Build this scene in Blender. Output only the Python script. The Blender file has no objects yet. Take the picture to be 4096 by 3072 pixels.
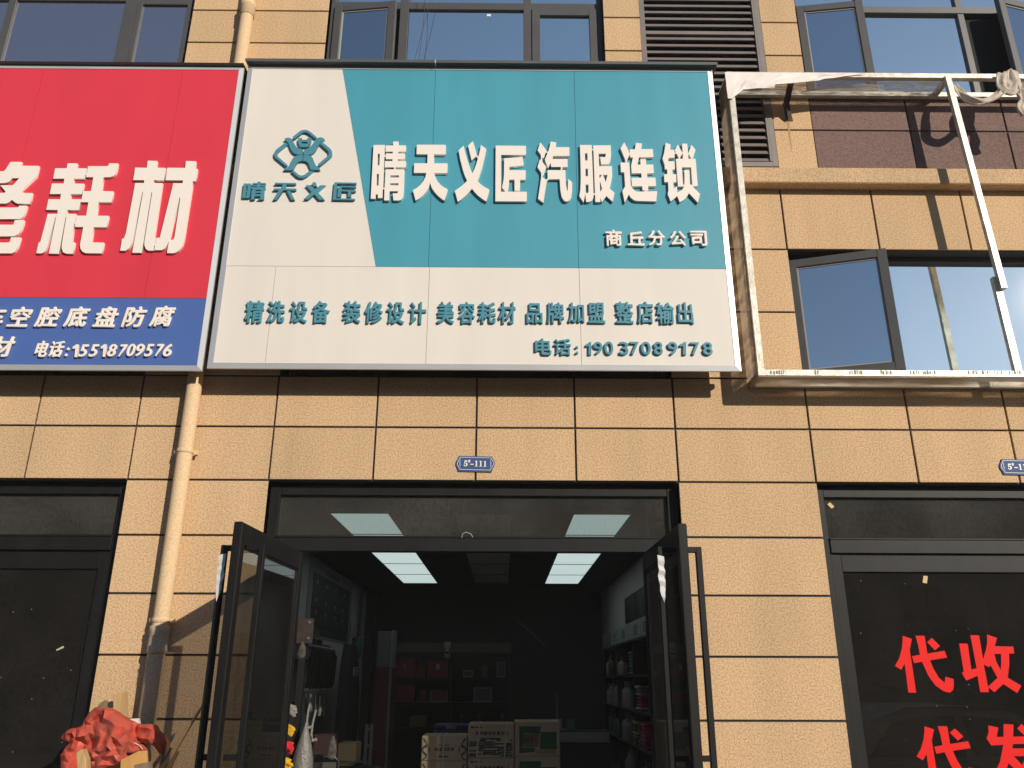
import bpy, bmesh, math, random
from mathutils import Vector, Matrix, noise
random.seed(7)
D = bpy.data
SC = bpy.context.scene
COL = SC.collection

# ------------------------------------------------------------------ camera
def axes(yaw, pitch, roll):
    cy, sy, cp, sp, cr, sr = math.cos(yaw), math.sin(yaw), math.cos(pitch), math.sin(pitch), math.cos(roll), math.sin(roll)
    fw = Vector((sy*cp, cy*cp, sp)); rt = Vector((cy, -sy, 0)); up = rt.cross(fw)
    return rt*cr+up*sr, up*cr-rt*sr, fw
RT, UP, FW = axes(math.radians(.39), math.radians(19.771), math.radians(.185))
FPX = 3287.1
EYE = Vector((0, -5.9, 1.6))
cam = D.objects.new('camera', D.cameras.new('camera'))
COL.objects.link(cam)
m = Matrix((RT, UP, -FW)).transposed().to_4x4(); m.translation = EYE
cam.matrix_world = m
cam.data.sensor_width = 36
cam.data.lens = FPX/4096*36
cam.data.clip_end = 2000
cam.data.clip_start = .05
SC.camera = cam

# ------------------------------------------------------------------ sky, sun, exposure
TO_SUN = Vector((.77, -1, .51)).normalized()
w = D.worlds.new('World'); SC.world = w; w.use_nodes = True
wn = w.node_tree.nodes; bg = wn['Background']
sky = wn.new('ShaderNodeTexSky'); sky.sky_type = 'NISHITA'; sky.sun_disc = False
sky.sun_elevation = math.asin(TO_SUN.z); sky.sun_rotation = math.atan2(TO_SUN.x, TO_SUN.y)
sky.air_density = 1.0; sky.dust_density = .1; sky.ozone_density = 1.0
w.node_tree.links.new(sky.outputs[0], bg.inputs[0]); bg.inputs[1].default_value = .10
sun = D.objects.new('sun', D.lights.new('sun', 'SUN')); COL.objects.link(sun)
sun.data.energy = 4.8; sun.data.angle = math.radians(.5); sun.data.color = (1, .90, .76)
sun.rotation_euler = (-TO_SUN).to_track_quat('-Z', 'Y').to_euler()
SC.view_settings.view_transform = 'Standard'; SC.view_settings.look = 'None'
SC.view_settings.exposure = 0; SC.view_settings.gamma = 1

# ------------------------------------------------------------------ placing helpers: a spot of the photograph -> the real plane it lies on
def P(x, y, Y=0.):
    v = RT*((x-2048)/FPX)-UP*((y-1536)/FPX)+FW
    return EYE+v*((Y-EYE.y)/v.y)
def PX(x, y, X):
    v = RT*((x-2048)/FPX)-UP*((y-1536)/FPX)+FW
    return EYE+v*((X-EYE.x)/v.x)
def Q(u, v, Y=0.):
    k = 4096/2212
    return P(u*k, v*k, Y)
def reg(x0, y0, s):
    return lambda x, y: (x0+x*s, y0+y*s)

# ------------------------------------------------------------------ materials
def mat(name, col, rough=.6, metal=0., spec=.5, var=0., vscale=6., bump=0., bscale=80., stretch=(1, 1, 1), dark=None, coat=0.):
    M = D.materials.new(name); M.use_nodes = True
    nt = M.node_tree; N = nt.nodes; L = nt.links; b = N['Principled BSDF']
    b.inputs['Base Color'].default_value = (*col, 1); b.inputs['Roughness'].default_value = rough
    b.inputs['Metallic'].default_value = metal; b.inputs['Specular IOR Level'].default_value = spec
    b.inputs['Coat Weight'].default_value = coat
    if var or bump:
        tc = N.new('ShaderNodeTexCoord'); mp = N.new('ShaderNodeMapping'); mp.inputs['Scale'].default_value = stretch
        L.new(tc.outputs['Object'], mp.inputs['Vector'])
    if var:
        nz = N.new('ShaderNodeTexNoise'); nz.inputs['Scale'].default_value = vscale; nz.inputs['Detail'].default_value = 5
        L.new(mp.outputs[0], nz.inputs['Vector'])
        rp = N.new('ShaderNodeValToRGB'); rp.color_ramp.elements[0].position = .3; rp.color_ramp.elements[1].position = .7
        d = dark or tuple(c*(1-var) for c in col)
        rp.color_ramp.elements[0].color = (*d, 1); rp.color_ramp.elements[1].color = (*col, 1)
        L.new(nz.outputs['Fac'], rp.inputs[0]); L.new(rp.outputs[0], b.inputs['Base Color'])
    if bump:
        n2 = N.new('ShaderNodeTexNoise'); n2.inputs['Scale'].default_value = bscale; n2.inputs['Detail'].default_value = 3
        L.new(mp.outputs[0], n2.inputs['Vector'])
        bp = N.new('ShaderNodeBump'); bp.inputs['Strength'].default_value = bump; bp.inputs['Distance'].default_value = .01
        L.new(n2.outputs['Fac'], bp.inputs['Height']); L.new(bp.outputs[0], b.inputs['Normal'])
    return M

def stucco(name, light, darkc, streak=.17):
    M = D.materials.new(name); M.use_nodes = True
    nt = M.node_tree; N = nt.nodes; L = nt.links; b = N['Principled BSDF']
    b.inputs['Roughness'].default_value = .92; b.inputs['Specular IOR Level'].default_value = .2
    tc = N.new('ShaderNodeTexCoord')
    g = N.new('ShaderNodeTexNoise'); g.inputs['Scale'].default_value = 88; g.inputs['Detail'].default_value = 2.5; g.inputs['Roughness'].default_value = .6
    L.new(tc.outputs['Object'], g.inputs['Vector'])
    r = N.new('ShaderNodeValToRGB'); e = r.color_ramp.elements
    e[0].position = .34; e[0].color = (*darkc, 1); e[1].position = .60; e[1].color = (*light, 1)
    L.new(g.outputs['Fac'], r.inputs[0])
    # weathering: tall soft streaks and broad patches
    mp = N.new('ShaderNodeMapping'); mp.inputs['Scale'].default_value = (2.2, 2.2, .35); L.new(tc.outputs['Object'], mp.inputs['Vector'])
    s = N.new('ShaderNodeTexNoise'); s.inputs['Scale'].default_value = 1.6; s.inputs['Detail'].default_value = 6; L.new(mp.outputs[0], s.inputs['Vector'])
    gi = N.new('ShaderNodeNewGeometry')
    a = N.new('ShaderNodeMath'); a.operation = 'MULTIPLY'; a.inputs[1].default_value = streak*2; L.new(s.outputs['Fac'], a.inputs[0])
    c = N.new('ShaderNodeMath'); c.operation = 'MULTIPLY'; c.inputs[1].default_value = .10; L.new(gi.outputs['Random Per Island'], c.inputs[0])
    t = N.new('ShaderNodeMath'); t.operation = 'ADD'; L.new(a.outputs[0], t.inputs[0]); L.new(c.outputs[0], t.inputs[1])
    hs = N.new('ShaderNodeMath'); hs.operation = 'SUBTRACT'; hs.inputs[0].default_value = 1+streak; L.new(t.outputs[0], hs.inputs[1])
    mx = N.new('ShaderNodeMix'); mx.data_type = 'RGBA'; mx.blend_type = 'MULTIPLY'; mx.inputs[0].default_value = 1
    cb = N.new('ShaderNodeCombineColor')
    for i in range(3): L.new(hs.outputs[0], cb.inputs[i])
    L.new(r.outputs[0], mx.inputs[6]); L.new(cb.outputs[0], mx.inputs[7]); L.new(mx.outputs[2], b.inputs['Base Color'])
    bp = N.new('ShaderNodeBump'); bp.inputs['Strength'].default_value = .45; bp.inputs['Distance'].default_value = .005
    L.new(g.outputs['Fac'], bp.inputs['Height']); L.new(bp.outputs[0], b.inputs['Normal'])
    return M

def two_sided_fresnel(nt, ior):
    "the node inverts the index on back faces; feed it the inverse there so a thin pane reflects alike on both faces"
    N = nt.nodes; L = nt.links
    g = N.new('ShaderNodeNewGeometry'); m_ = N.new('ShaderNodeMix'); m_.inputs[2].default_value = ior; m_.inputs[3].default_value = 1/ior
    L.new(g.outputs['Backfacing'], m_.inputs[0]); f = N.new('ShaderNodeFresnel'); L.new(m_.outputs[0], f.inputs[0])
    return f
def mirror_glass(name, tint, base, fac, wob=.0):
    "coated window glass: a strong sky reflection over a dark colour standing in for the unlit room"
    M = D.materials.new(name); M.use_nodes = True
    nt = M.node_tree; N = nt.nodes; L = nt.links; N.remove(N['Principled BSDF'])
    o = N['Material Output']
    d = N.new('ShaderNodeBsdfDiffuse'); d.inputs[0].default_value = (*base, 1)
    gl = N.new('ShaderNodeBsdfGlossy'); gl.inputs[0].default_value = (*tint, 1); gl.inputs['Roughness'].default_value = .02
    lw = two_sided_fresnel(nt, 1.5)
    ma = N.new('ShaderNodeMath'); ma.operation = 'MULTIPLY_ADD'; ma.inputs[1].default_value = 1-fac; ma.inputs[2].default_value = fac; ma.use_clamp = True
    L.new(lw.outputs[0], ma.inputs[0])
    mx = N.new('ShaderNodeMixShader'); L.new(ma.outputs[0], mx.inputs[0]); L.new(d.outputs[0], mx.inputs[1]); L.new(gl.outputs[0], mx.inputs[2])
    L.new(mx.outputs[0], o.inputs[0])
    if wob:
        tc = N.new('ShaderNodeTexCoord'); nz = N.new('ShaderNodeTexNoise'); nz.inputs['Scale'].default_value = 1.3; L.new(tc.outputs['Object'], nz.inputs['Vector'])
        bp = N.new('ShaderNodeBump'); bp.inputs['Strength'].default_value = wob; bp.inputs['Distance'].default_value = .02
        L.new(nz.outputs['Fac'], bp.inputs['Height']); L.new(bp.outputs[0], gl.inputs['Normal'])
    return M

def clear_glass(name, tint, dust, dust_scale=14., stretch=(1, 1, .6), refl=1., specks=.0):
    "tinted shop glass with a film of dust"
    M = D.materials.new(name); M.use_nodes = True
    nt = M.node_tree; N = nt.nodes; L = nt.links; N.remove(N['Principled BSDF'])
    o = N['Material Output']
    t = N.new('ShaderNodeBsdfTransparent'); t.inputs[0].default_value = (*tint, 1)
    gl = N.new('ShaderNodeBsdfGlossy'); gl.inputs[0].default_value = (refl, refl, refl, 1); gl.inputs['Roughness'].default_value = .015
    fr = two_sided_fresnel(nt, 1.45)
    mx = N.new('ShaderNodeMixShader'); L.new(fr.outputs[0], mx.inputs[0]); L.new(t.outputs[0], mx.inputs[1]); L.new(gl.outputs[0], mx.inputs[2])
    df = N.new('ShaderNodeBsdfDiffuse'); df.inputs[0].default_value = (.32, .29, .26, 1)
    tc = N.new('ShaderNodeTexCoord'); mp = N.new('ShaderNodeMapping'); mp.inputs['Scale'].default_value = stretch; L.new(tc.outputs['Object'], mp.inputs['Vector'])
    nz = N.new('ShaderNodeTexNoise'); nz.inputs['Scale'].default_value = dust_scale; nz.inputs['Detail'].default_value = 4; nz.inputs['Roughness'].default_value = .55; L.new(mp.outputs[0], nz.inputs['Vector'])
    n3 = N.new('ShaderNodeTexNoise'); n3.inputs['Scale'].default_value = 1.7; n3.inputs['Detail'].default_value = 3; L.new(tc.outputs['Object'], n3.inputs['Vector'])
    mu = N.new('ShaderNodeMath'); mu.operation = 'MULTIPLY'; L.new(nz.outputs['Fac'], mu.inputs[0]); L.new(n3.outputs['Fac'], mu.inputs[1])
    r0 = N.new('ShaderNodeMapRange'); r0.inputs[1].default_value = .12; r0.inputs[2].default_value = .40; r0.inputs[3].default_value = dust*.35; r0.inputs[4].default_value = dust
    L.new(mu.outputs[0], r0.inputs[0])
    vo = N.new('ShaderNodeTexVoronoi'); vo.inputs['Scale'].default_value = 11; L.new(tc.outputs['Object'], vo.inputs['Vector'])
    lt = N.new('ShaderNodeMath'); lt.operation = 'LESS_THAN'; lt.inputs[1].default_value = .045; L.new(vo.outputs['Distance'], lt.inputs[0])
    m8 = N.new('ShaderNodeMath'); m8.operation = 'MULTIPLY_ADD'; m8.inputs[1].default_value = specks; L.new(lt.outputs[0], m8.inputs[0]); L.new(r0.outputs[0], m8.inputs[2])
    rp = m8
    m2 = N.new('ShaderNodeMixShader'); L.new(rp.outputs[0], m2.inputs[0]); L.new(mx.outputs[0], m2.inputs[1]); L.new(df.outputs[0], m2.inputs[2])
    L.new(m2.outputs[0], o.inputs[0])
    return M

def emit(name, col, s):
    M = D.materials.new(name); M.use_nodes = True
    b = M.node_tree.nodes['Principled BSDF']; b.inputs['Base Color'].default_value = (.3, .3, .3, 1)
    b.inputs['Emission Color'].default_value = (*col, 1); b.inputs['Emission Strength'].default_value = s
    return M

def film(name, col, alpha, scale=30., stretch=(1, 1, 1)):
    "thin torn plastic film: partly see-through, partly white"
    M = D.materials.new(name); M.use_nodes = True
    nt = M.node_tree; N = nt.nodes; L = nt.links; N.remove(N['Principled BSDF']); o = N['Material Output']
    t = N.new('ShaderNodeBsdfTransparent'); t.inputs[0].default_value = (.85, .84, .82, 1)
    d = N.new('ShaderNodeBsdfDiffuse'); d.inputs[0].default_value = (*col, 1)
    tl = N.new('ShaderNodeBsdfTranslucent'); tl.inputs[0].default_value = (*col, 1)
    a = N.new('ShaderNodeMixShader'); a.inputs[0].default_value = .55; L.new(d.outputs[0], a.inputs[1]); L.new(tl.outputs[0], a.inputs[2])
    tc = N.new('ShaderNodeTexCoord'); mp = N.new('ShaderNodeMapping'); mp.inputs['Scale'].default_value = stretch; L.new(tc.outputs['Object'], mp.inputs['Vector'])
    nz = N.new('ShaderNodeTexNoise'); nz.inputs['Scale'].default_value = scale; nz.inputs['Detail'].default_value = 6; L.new(mp.outputs[0], nz.inputs['Vector'])
    r = N.new('ShaderNodeMapRange'); r.inputs[1].default_value = .35; r.inputs[2].default_value = .65; r.inputs[3].default_value = alpha*.4; r.inputs[4].default_value = min(1, alpha*1.5)
    L.new(nz.outputs['Fac'], r.inputs[0])
    mx = N.new('ShaderNodeMixShader'); L.new(r.outputs[0], mx.inputs[0]); L.new(t.outputs[0], mx.inputs[1]); L.new(a.outputs[0], mx.inputs[2])
    L.new(mx.outputs[0], o.inputs[0])
    return M

STUCCO = stucco('tan stucco', (.70, .485, .285), (.43, .28, .155))
MAROON = stucco('maroon stucco', (.235, .155, .138), (.145, .092, .080), .1)
JOINT = mat('dark joint', (.045, .040, .036), .8)
CORE = mat('wall core', (.12, .10, .085), .9)
BLACKF = mat('black powder coat', (.0115, .011, .011), .5, spec=.25, var=.4, vscale=9, stretch=(1, 1, .3))
GREYF = mat('dark grey window frame', (.075, .073, .073), .45, var=.15, vscale=5)
LOUV = mat('brown grey louvre', (.20, .168, .155), .5, var=.2, vscale=4)
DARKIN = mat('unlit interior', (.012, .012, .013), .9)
WGLASS = mirror_glass('sky reflecting window glass', (.92, 1.0, 1.0), (.014, .016, .022), .93, .02)
DGLASS = mirror_glass('dimmed sash glass', (.80, .88, .96), (.014, .016, .022), .62, .02)  # darker copy of the window glass: a dimmer sky reflection set by tint and strength
SGLASS = clear_glass('dusty shop glass', (.30, .30, .30), .05, 50, specks=.5)
TGLASS = clear_glass('dusty transom glass', (.72, .76, .75), .12, 60, specks=.15)
LGLASS = clear_glass('door glass', (.55, .55, .54), .03)
ALU = mat('brushed aluminium', (.60, .61, .63), .45, metal=.4, var=.1, vscale=3)
TEAL = mat('teal composite panel', (.066, .325, .425), .42, spec=.4, var=.13, vscale=1.4, stretch=(2, 1, .4), bump=.05, bscale=1.5)
CREAM = mat('cream composite panel', (.74, .69, .63), .5, spec=.3, var=.07, vscale=1.6, stretch=(2.5, 1, .35), bump=.05, bscale=1.5)
RED = mat('red composite panel', (.68, .042, .066), .42, spec=.35, var=.10, vscale=1.4, stretch=(2, 1, .4), bump=.05, bscale=1.5)
BLUE = mat('blue composite panel', (.070, .135, .385), .42, spec=.4, var=.05, vscale=1.2)
LETTER = mat('cream acrylic letter', (.82, .745, .68), .45, spec=.3)
TLETTER = mat('teal acrylic letter', (.070, .245, .315), .4, spec=.4)
FLASH = mat('dark grey flashing', (.09, .095, .095), .5, var=.15, vscale=4)
STEEL = mat('dark sign box steel', (.05, .055, .065), .6)
TUBE = mat('galvanised white tube', (.72, .68, .60), .38, metal=.15, var=.35, vscale=14, dark=(.42, .38, .31), bump=.15, bscale=60)
PLATE = film('weathered translucent sheet', (.62, .54, .44), .95, 5, (.4, 1, 3))
IRON = mat('dark brown steel', (.045, .032, .028), .5, var=.4, vscale=12)
RUST = mat('rust', (.26, .10, .035), .9, var=.4, vscale=40)
PIPE = stucco('speckled pipe coating', (.75, .545, .335), (.60, .43, .255), .05)
WHITEF = mat('white plastic film', (.80, .725, .675), .5, bump=.15, bscale=9)
CLEARF = film('grimy clear film', (.50, .44, .37), .75, 14., (.35, 9, 9))
RAG = mat('dirty white cloth', (.64, .55, .45), .9, var=.35, vscale=20, bump=.4, bscale=40)
NAVY = mat('navy enamel plate', (.045, .085, .215), .6, spec=.25)
PWHITE = mat('white enamel', (.80, .79, .72), .4)
VINYL = mat('red vinyl lettering', (.78, .012, .010), .6, spec=.2)
TAPE = mat('yellow tape', (.62, .47, .22), .7)
TARP = mat('red tarpaulin', (.56, .072, .048), .5, spec=.35, var=.5, vscale=9, dark=(.40, .105, .070), bump=.12, bscale=22)
for nd in TARP.node_tree.nodes:
    if nd.bl_idname == 'ShaderNodeBump':
        tx = nd.inputs['Height'].links[0].from_node; tx.noise_type = 'RIDGED_MULTIFRACTAL'; tx.inputs['Scale'].default_value = 24; tx.inputs['Detail'].default_value = 3
        nd.inputs['Strength'].default_value = .5; nd.inputs['Distance'].default_value = .01
PINE = mat('pine wood', (.60, .38, .17), .7, var=.35, vscale=3, stretch=(9, 9, .8), bump=.2, bscale=12)
OLDWOOD = mat('weathered wood', (.26, .19, .12), .8, var=.4, vscale=3, stretch=(9, 9, .8))
PLY = mat('orange plywood', (.62, .33, .10), .6, var=.2, vscale=3, stretch=(6, 6, .8))
CARTON = mat('brown cardboard', (.64, .45, .28), .8, var=.12, vscale=4)
INK = mat('dark print', (.03, .035, .04), .8)
GINK = mat('green print', (.05, .13, .075), .8)
STRAP = mat('white strap', (.60, .57, .54), .5)
WALLIN = mat('white interior wall', (.52, .52, .50), .8, var=.1, vscale=2)
PAVE = mat('pavement', (.085, .085, .085), .85, var=.2, vscale=2)
ROAD = mat('asphalt', (.055, .055, .055), .9, var=.2, vscale=3)
LIT = emit('lit ceiling panel', (.82, 1.0, .985), .64)
UNLIT = mat('switched off ceiling panel', (.62, .57, .54), .5)
def plain(name, c, r=.6, **k): return mat(name, c, r, **k)

# ------------------------------------------------------------------ mesh helpers
class MB:
    def __init__(s): s.b = bmesh.new()
    def box(s, x0, x1, y0, y1, z0, z1):
        v = [s.b.verts.new(p) for p in ((x0, y0, z0), (x1, y0, z0), (x1, y1, z0), (x0, y1, z0), (x0, y0, z1), (x1, y0, z1), (x1, y1, z1), (x0, y1, z1))]
        for f in ((3, 2, 1, 0), (4, 5, 6, 7), (0, 1, 5, 4), (1, 2, 6, 5), (2, 3, 7, 6), (3, 0, 4, 7)): s.b.faces.new([v[i] for i in f])
        return s
    def frame(s, x0, x1, z0, z1, t, y0, y1, tb=None, tt=None):
        tb = t if tb is None else tb; tt = t if tt is None else tt
        s.box(x0, x0+t, y0, y1, z0, z1); s.box(x1-t, x1, y0, y1, z0, z1)
        s.box(x0+t, x1-t, y0+.0015, y1-.0015, z1-tt, z1); s.box(x0+t, x1-t, y0+.0015, y1-.0015, z0, z0+tb)
        return s
    def hexa(s, pts):
        v = [s.b.verts.new(p) for p in pts]
        for f in ((3, 2, 1, 0), (4, 5, 6, 7), (0, 1, 5, 4), (1, 2, 6, 5), (2, 3, 7, 6), (3, 0, 4, 7)): s.b.faces.new([v[i] for i in f])
        return s
    def bar(s, a, b, w, h, upv=(0, 0, 1)):
        a = Vector(a); b = Vector(b); d = (b-a).normalized(); u = Vector(upv)
        if abs(d.dot(u)) > .95: u = Vector((0, 1, 0))
        sd = d.cross(u).normalized(); u = sd.cross(d)
        sd *= w/2; u *= h/2
        return s.hexa([a-sd-u, a+sd-u, b+sd-u, b-sd-u, a-sd+u, a+sd+u, b+sd+u, b-sd+u])
    def path(s, pts, r, n=8, cap=True, flat=1.):
        rings = []
        for i, p in enumerate(pts):
            p = Vector(p); q = Vector(pts[min(i+1, len(pts)-1)]); o = Vector(pts[max(i-1, 0)]); d = (q-o).normalized()
            u = Vector((0, 0, 1)) if abs(d.z) < .9 else Vector((0, 1, 0))
            a = d.cross(u).normalized(); c = a.cross(d); ri = r[i] if isinstance(r, (list, tuple)) else r
            rings.append([s.b.verts.new(p+a*ri*math.cos(2*math.pi*k/n)+c*ri*flat*math.sin(2*math.pi*k/n)) for k in range(n)])
        for i in range(len(rings)-1):
            for k in range(n): s.b.faces.new((rings[i][k], rings[i][(k+1) % n], rings[i+1][(k+1) % n], rings[i+1][k])).smooth = True
        if cap:
            for f in (s.b.faces.new(rings[0]), s.b.faces.new(rings[-1][::-1])):
                for e in f.edges: e.smooth = False
        return s
    def lathe(s, prof, c, n=24, axis='z'):
        rings = []
        for r, h in prof:
            rg = []
            for k in range(n):
                a = 2*math.pi*k/n; x, y = r*math.cos(a), r*math.sin(a)
                rg.append(s.b.verts.new(Vector(c)+(Vector((x, y, h)) if axis == 'z' else Vector((x, -h, y)) if axis == 'y' else Vector((h, x, y)))))
            rings.append(rg)
        for i in range(len(rings)-1):
            for k in range(n): s.b.faces.new((rings[i][k], rings[i][(k+1) % n], rings[i+1][(k+1) % n], rings[i+1][k])).smooth = True
        for f in (s.b.faces.new(rings[0][::-1]), s.b.faces.new(rings[-1])):
            for e in f.edges: e.smooth = False
        return s
    def prism(s, poly, y0, y1):
        "outline of (x, z) points, front at y0, back at y1"
        f = [s.b.verts.new((x, y0, z)) for x, z in poly]; k = [s.b.verts.new((x, y1, z)) for x, z in poly]
        s.b.faces.new(f); s.b.faces.new(k[::-1])
        n = len(poly)
        for i in range(n): s.b.faces.new((f[i], k[i], k[(i+1) % n], f[(i+1) % n]))
        return s
    def bevel(s, w):
        bmesh.ops.bevel(s.b, geom=list(s.b.edges), offset=w, segments=1, affect='EDGES', profile=.5)
        return s
    def build(s, name, M, parent=None):
        bmesh.ops.recalc_face_normals(s.b, faces=s.b.faces)
        me = D.meshes.new(name); s.b.to_mesh(me); s.b.free()
        return link(name, me, M, parent)

def link(name, me, M, parent=None):
    o = D.objects.new(name, me); COL.objects.link(o)
    for x in (M if isinstance(M, (list, tuple)) else [M]): me.materials.append(x)
    if parent is not None: attach(o, parent)
    return o
def root_inv(o):
    t = Matrix.Identity(4)
    while o is not None:
        if o.type == 'EMPTY': t = Matrix.Translation(-o.location)
        o = o.parent
    return t
def attach(o, parent):
    o.parent = parent
    if parent.type == 'EMPTY': o.matrix_parent_inverse = Matrix.Translation(-parent.location)
def tag(o, label, cat, group=None, kind=None):
    if label: o['label'] = label
    if cat: o['category'] = cat
    if group: o['group'] = group
    if kind: o['kind'] = kind
    return o
def thing(name, label, cat, loc=(0, 0, 0), group=None):
    o = D.objects.new(name, None); COL.objects.link(o); o.location = loc; o.empty_display_size = .1
    return tag(o, label, cat, group)
def single(o, label, cat, group=None):
    "a thing of one mesh: origin to its base"
    me = o.data; xs = [v.co for v in me.vertices]
    c = Vector(((min(v.x for v in xs)+max(v.x for v in xs))/2, (min(v.y for v in xs)+max(v.y for v in xs))/2, min(v.z for v in xs)))
    me.transform(Matrix.Translation(-c)); o.location = c
    return tag(o, label, cat, group)
def struct(o): o['kind'] = 'structure'; return o
def dup(root, d, label=None):
    r = root.copy(); COL.objects.link(r); r.location = root.location+Vector(d)
    if label: r['label'] = label
    for ch in list(root.children):
        c = ch.copy(); COL.objects.link(c); c.parent = r
        for g in list(ch.children):
            e = g.copy(); COL.objects.link(e); e.parent = c
    return r

# ------------------------------------------------------------------ lettering
def to_mesh(cu, name, fn):
    o = D.objects.new('tmp', cu); COL.objects.link(o)
    dg = bpy.context.evaluated_depsgraph_get(); dg.update()
    me = D.meshes.new_from_object(o.evaluated_get(dg))
    D.objects.remove(o); D.curves.remove(cu)
    for v in me.vertices: v.co = fn(v.co)
    me.name = name; me.materials.clear()
    return me
def glyph(ch, x0, x1, z0, z1, yf, th, M, parent, bold=.02, shear=0., name='character'):
    "one font character fitted to a box on the plane y = yf (its back), standing th proud of it"
    cu = D.curves.new('t', 'FONT'); cu.body = ch; cu.size = 1; cu.extrude = .5; cu.bevel_depth = bold; cu.bevel_resolution = 0; cu.resolution_u = 4
    me = to_mesh(cu, name, lambda c: c)
    if not me.vertices: return None
    for v in me.vertices: v.co.x += shear*v.co.y
    xs = [v.co.x for v in me.vertices]; ys = [v.co.y for v in me.vertices]
    a, b, c, d = min(xs), max(xs), min(ys), max(ys)
    for v in me.vertices:
        v.co = Vector((x0+(v.co.x-a)/(b-a)*(x1-x0), yf-(v.co.z+.5+bold)/(1+2*bold)*th, z0+(v.co.y-c)/(d-c)*(z1-z0)))
    return link(name, me, M, parent)
def gbox(ch, R, box, yf, th, M, parent, bold=.02, shear=0., plane=None):
    yp = yf-th if plane is None else plane
    x0, y0, x1, y1 = box
    if ch == '1':
        q = [(.60, 0), (1, 0), (1-shear*1.1, 1), (.50-shear*1.1, 1), (.52-shear*.3, .30), (.0, .37), (.03, .15), (.34, .12)]
        return outline([' '.join('%g,%g' % (x0+a*(x1-x0), y0+b*(y1-y0)) for a, b in q)], R, yf, th, M, parent, 'character', yp)
    c = [P(*R(x, y), yp) for x, y in ((x0, y0), (x1, y0), (x1, y1), (x0, y1))]
    return glyph(ch, (c[0].x+c[3].x)/2, (c[1].x+c[2].x)/2, (c[2].z+c[3].z)/2, (c[0].z+c[1].z)/2, yf, th, M, parent, bold, shear)
def outline(polys, R, yf, th, M, parent, name='character', yp=None):
    "a traced character: first polygon the outline, the others holes or further pieces"
    yp = yf-th if yp is None else yp
    cu = D.curves.new('c', 'CURVE'); cu.dimensions = '2D'; cu.fill_mode = 'BOTH'; cu.extrude = th/2
    for s in polys:
        pts = [tuple(map(float, q.split(','))) for q in s.split()]
        w3 = [P(*R(*q), yp) for q in pts]
        sp = cu.splines.new('POLY'); sp.points.add(len(w3)-1)
        for p, q in zip(sp.points, w3): p.co = (q.x, q.z, 0, 1)
        sp.use_cyclic_u = True
    me = to_mesh(cu, name, lambda c: Vector((c.x, yf-th/2-c.z, c.y)))
    return link(name, me, M, parent)

# ================================================================== the setting
struct(MB().box(-140, 140, -4.2, .0, -.5, -.001).build('pavement', PAVE))
struct(MB().box(-140, 140, -16, -4.2, -.5, -.13).build('road', ROAD))
struct(MB().box(-140, 140, -70, -16, -.5, -.002).build('far_pavement', PAVE))

# ================================================================== the building
B = thing('commercial_building', 'tan stucco shop building with dark jointed panels, brown louvre and black shopfronts', 'building', (0, 0, 0))
U = 4.011
PIER = [(-6.79, -5.776), (-2.765, -1.738), (1.265, 2.275), (5.276, 6.286)]
COLS = [-8.2, -7.5, -6.79, -5.776, -5.02, -4.27, -3.519, -2.765, -1.738, -.977, -.226, .514, 1.265, 2.275, 3.032, 3.781, 4.53, 5.276, 6.286, 7.0, 7.8]
ROWS = [0, .125, .532, .938, 1.344, 1.749, 2.156, 2.562, 2.965]
G = .0075
def block(mb, x0, x1, z0, z1, y=0., l=True, r=True, lo=True, hi=True):
    mb.box(x0+(G if l else 0), x1-(G if r else 0), y, y+.016, z0+(G if lo else 0), z1-(G if hi else 0))
mb = MB()
for a, b in PIER:
    for z0, z1 in zip(ROWS, ROWS[1:]): block(mb, a, b, z0, z1, l=False, r=False)
for z0, z1 in ((2.965, 3.372), (3.372, 3.777)):
    for a, b in zip(COLS, COLS[1:]): block(mb, a, b, z0, z1)
for a, b in PIER:
    for z0, z1 in ((3.777, 4.337), (4.337, 4.897)): block(mb, a, b, z0, z1, l=False, r=False)
for a, b in zip(COLS, COLS[1:]): block(mb, a, b, 4.897, 5.46, hi=False)
# upper storey piers
UP_ = [(-6.6, -5.37, (5.61, 6.10, 6.55, 6.95, 7.31, 7.68, 8.1, 8.5, 9)), (-2.868, -1.642, (5.61, 6.10, 6.55, 6.95, 7.315, 7.68, 8.1, 8.5, 9)),
       (.862, 1.19, (5.61, 6.08, 6.50, 6.895, 7.27, 7.66, 8.06, 8.5, 9)), (2.292, 2.622, (5.61, 6.06, 6.46, 6.856, 7.228, 7.62, 8.02, 8.5, 9)), (5.12, 6.5, (5.61, 6.06, 6.46, 6.856, 7.228, 7.62, 8.02, 8.5, 9))]
for a, b, zs in UP_:
    for z0, z1 in zip(zs, zs[1:]): block(mb, a, b, z0, z1, l=False, r=False)
mb.bevel(.0022)
mb.build('wall', STUCCO, B)
# solid wall behind the panels, with its openings left free
OPEN = [(-5.776, -2.765), (-1.738, 1.265), (2.275, 5.276)]
WIN2 = [(-5.37, -2.868), (-1.642, .862), (2.622, 5.12)]
cb = MB()
def core(spans, z0, z1, y0=.016, y1=.24):
    x = -8.2
    for a, b in spans:
        cb.box(x, a, y0, y1, z0, z1); x = b
    cb.box(x, 7.8, y0, y1, z0, z1)
core(OPEN, 0, 2.965); core([], 2.965, 3.777); core(OPEN, 3.777, 4.897); core([], 4.897, 5.70)
LOUV_OPEN = (1.20, 2.28)
core([LOUV_OPEN], 5.70, 6.44); core([WIN2[0], WIN2[1], LOUV_OPEN, WIN2[2]], 6.44, 9)
cb.build('wall_core', JOINT, B)
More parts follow.
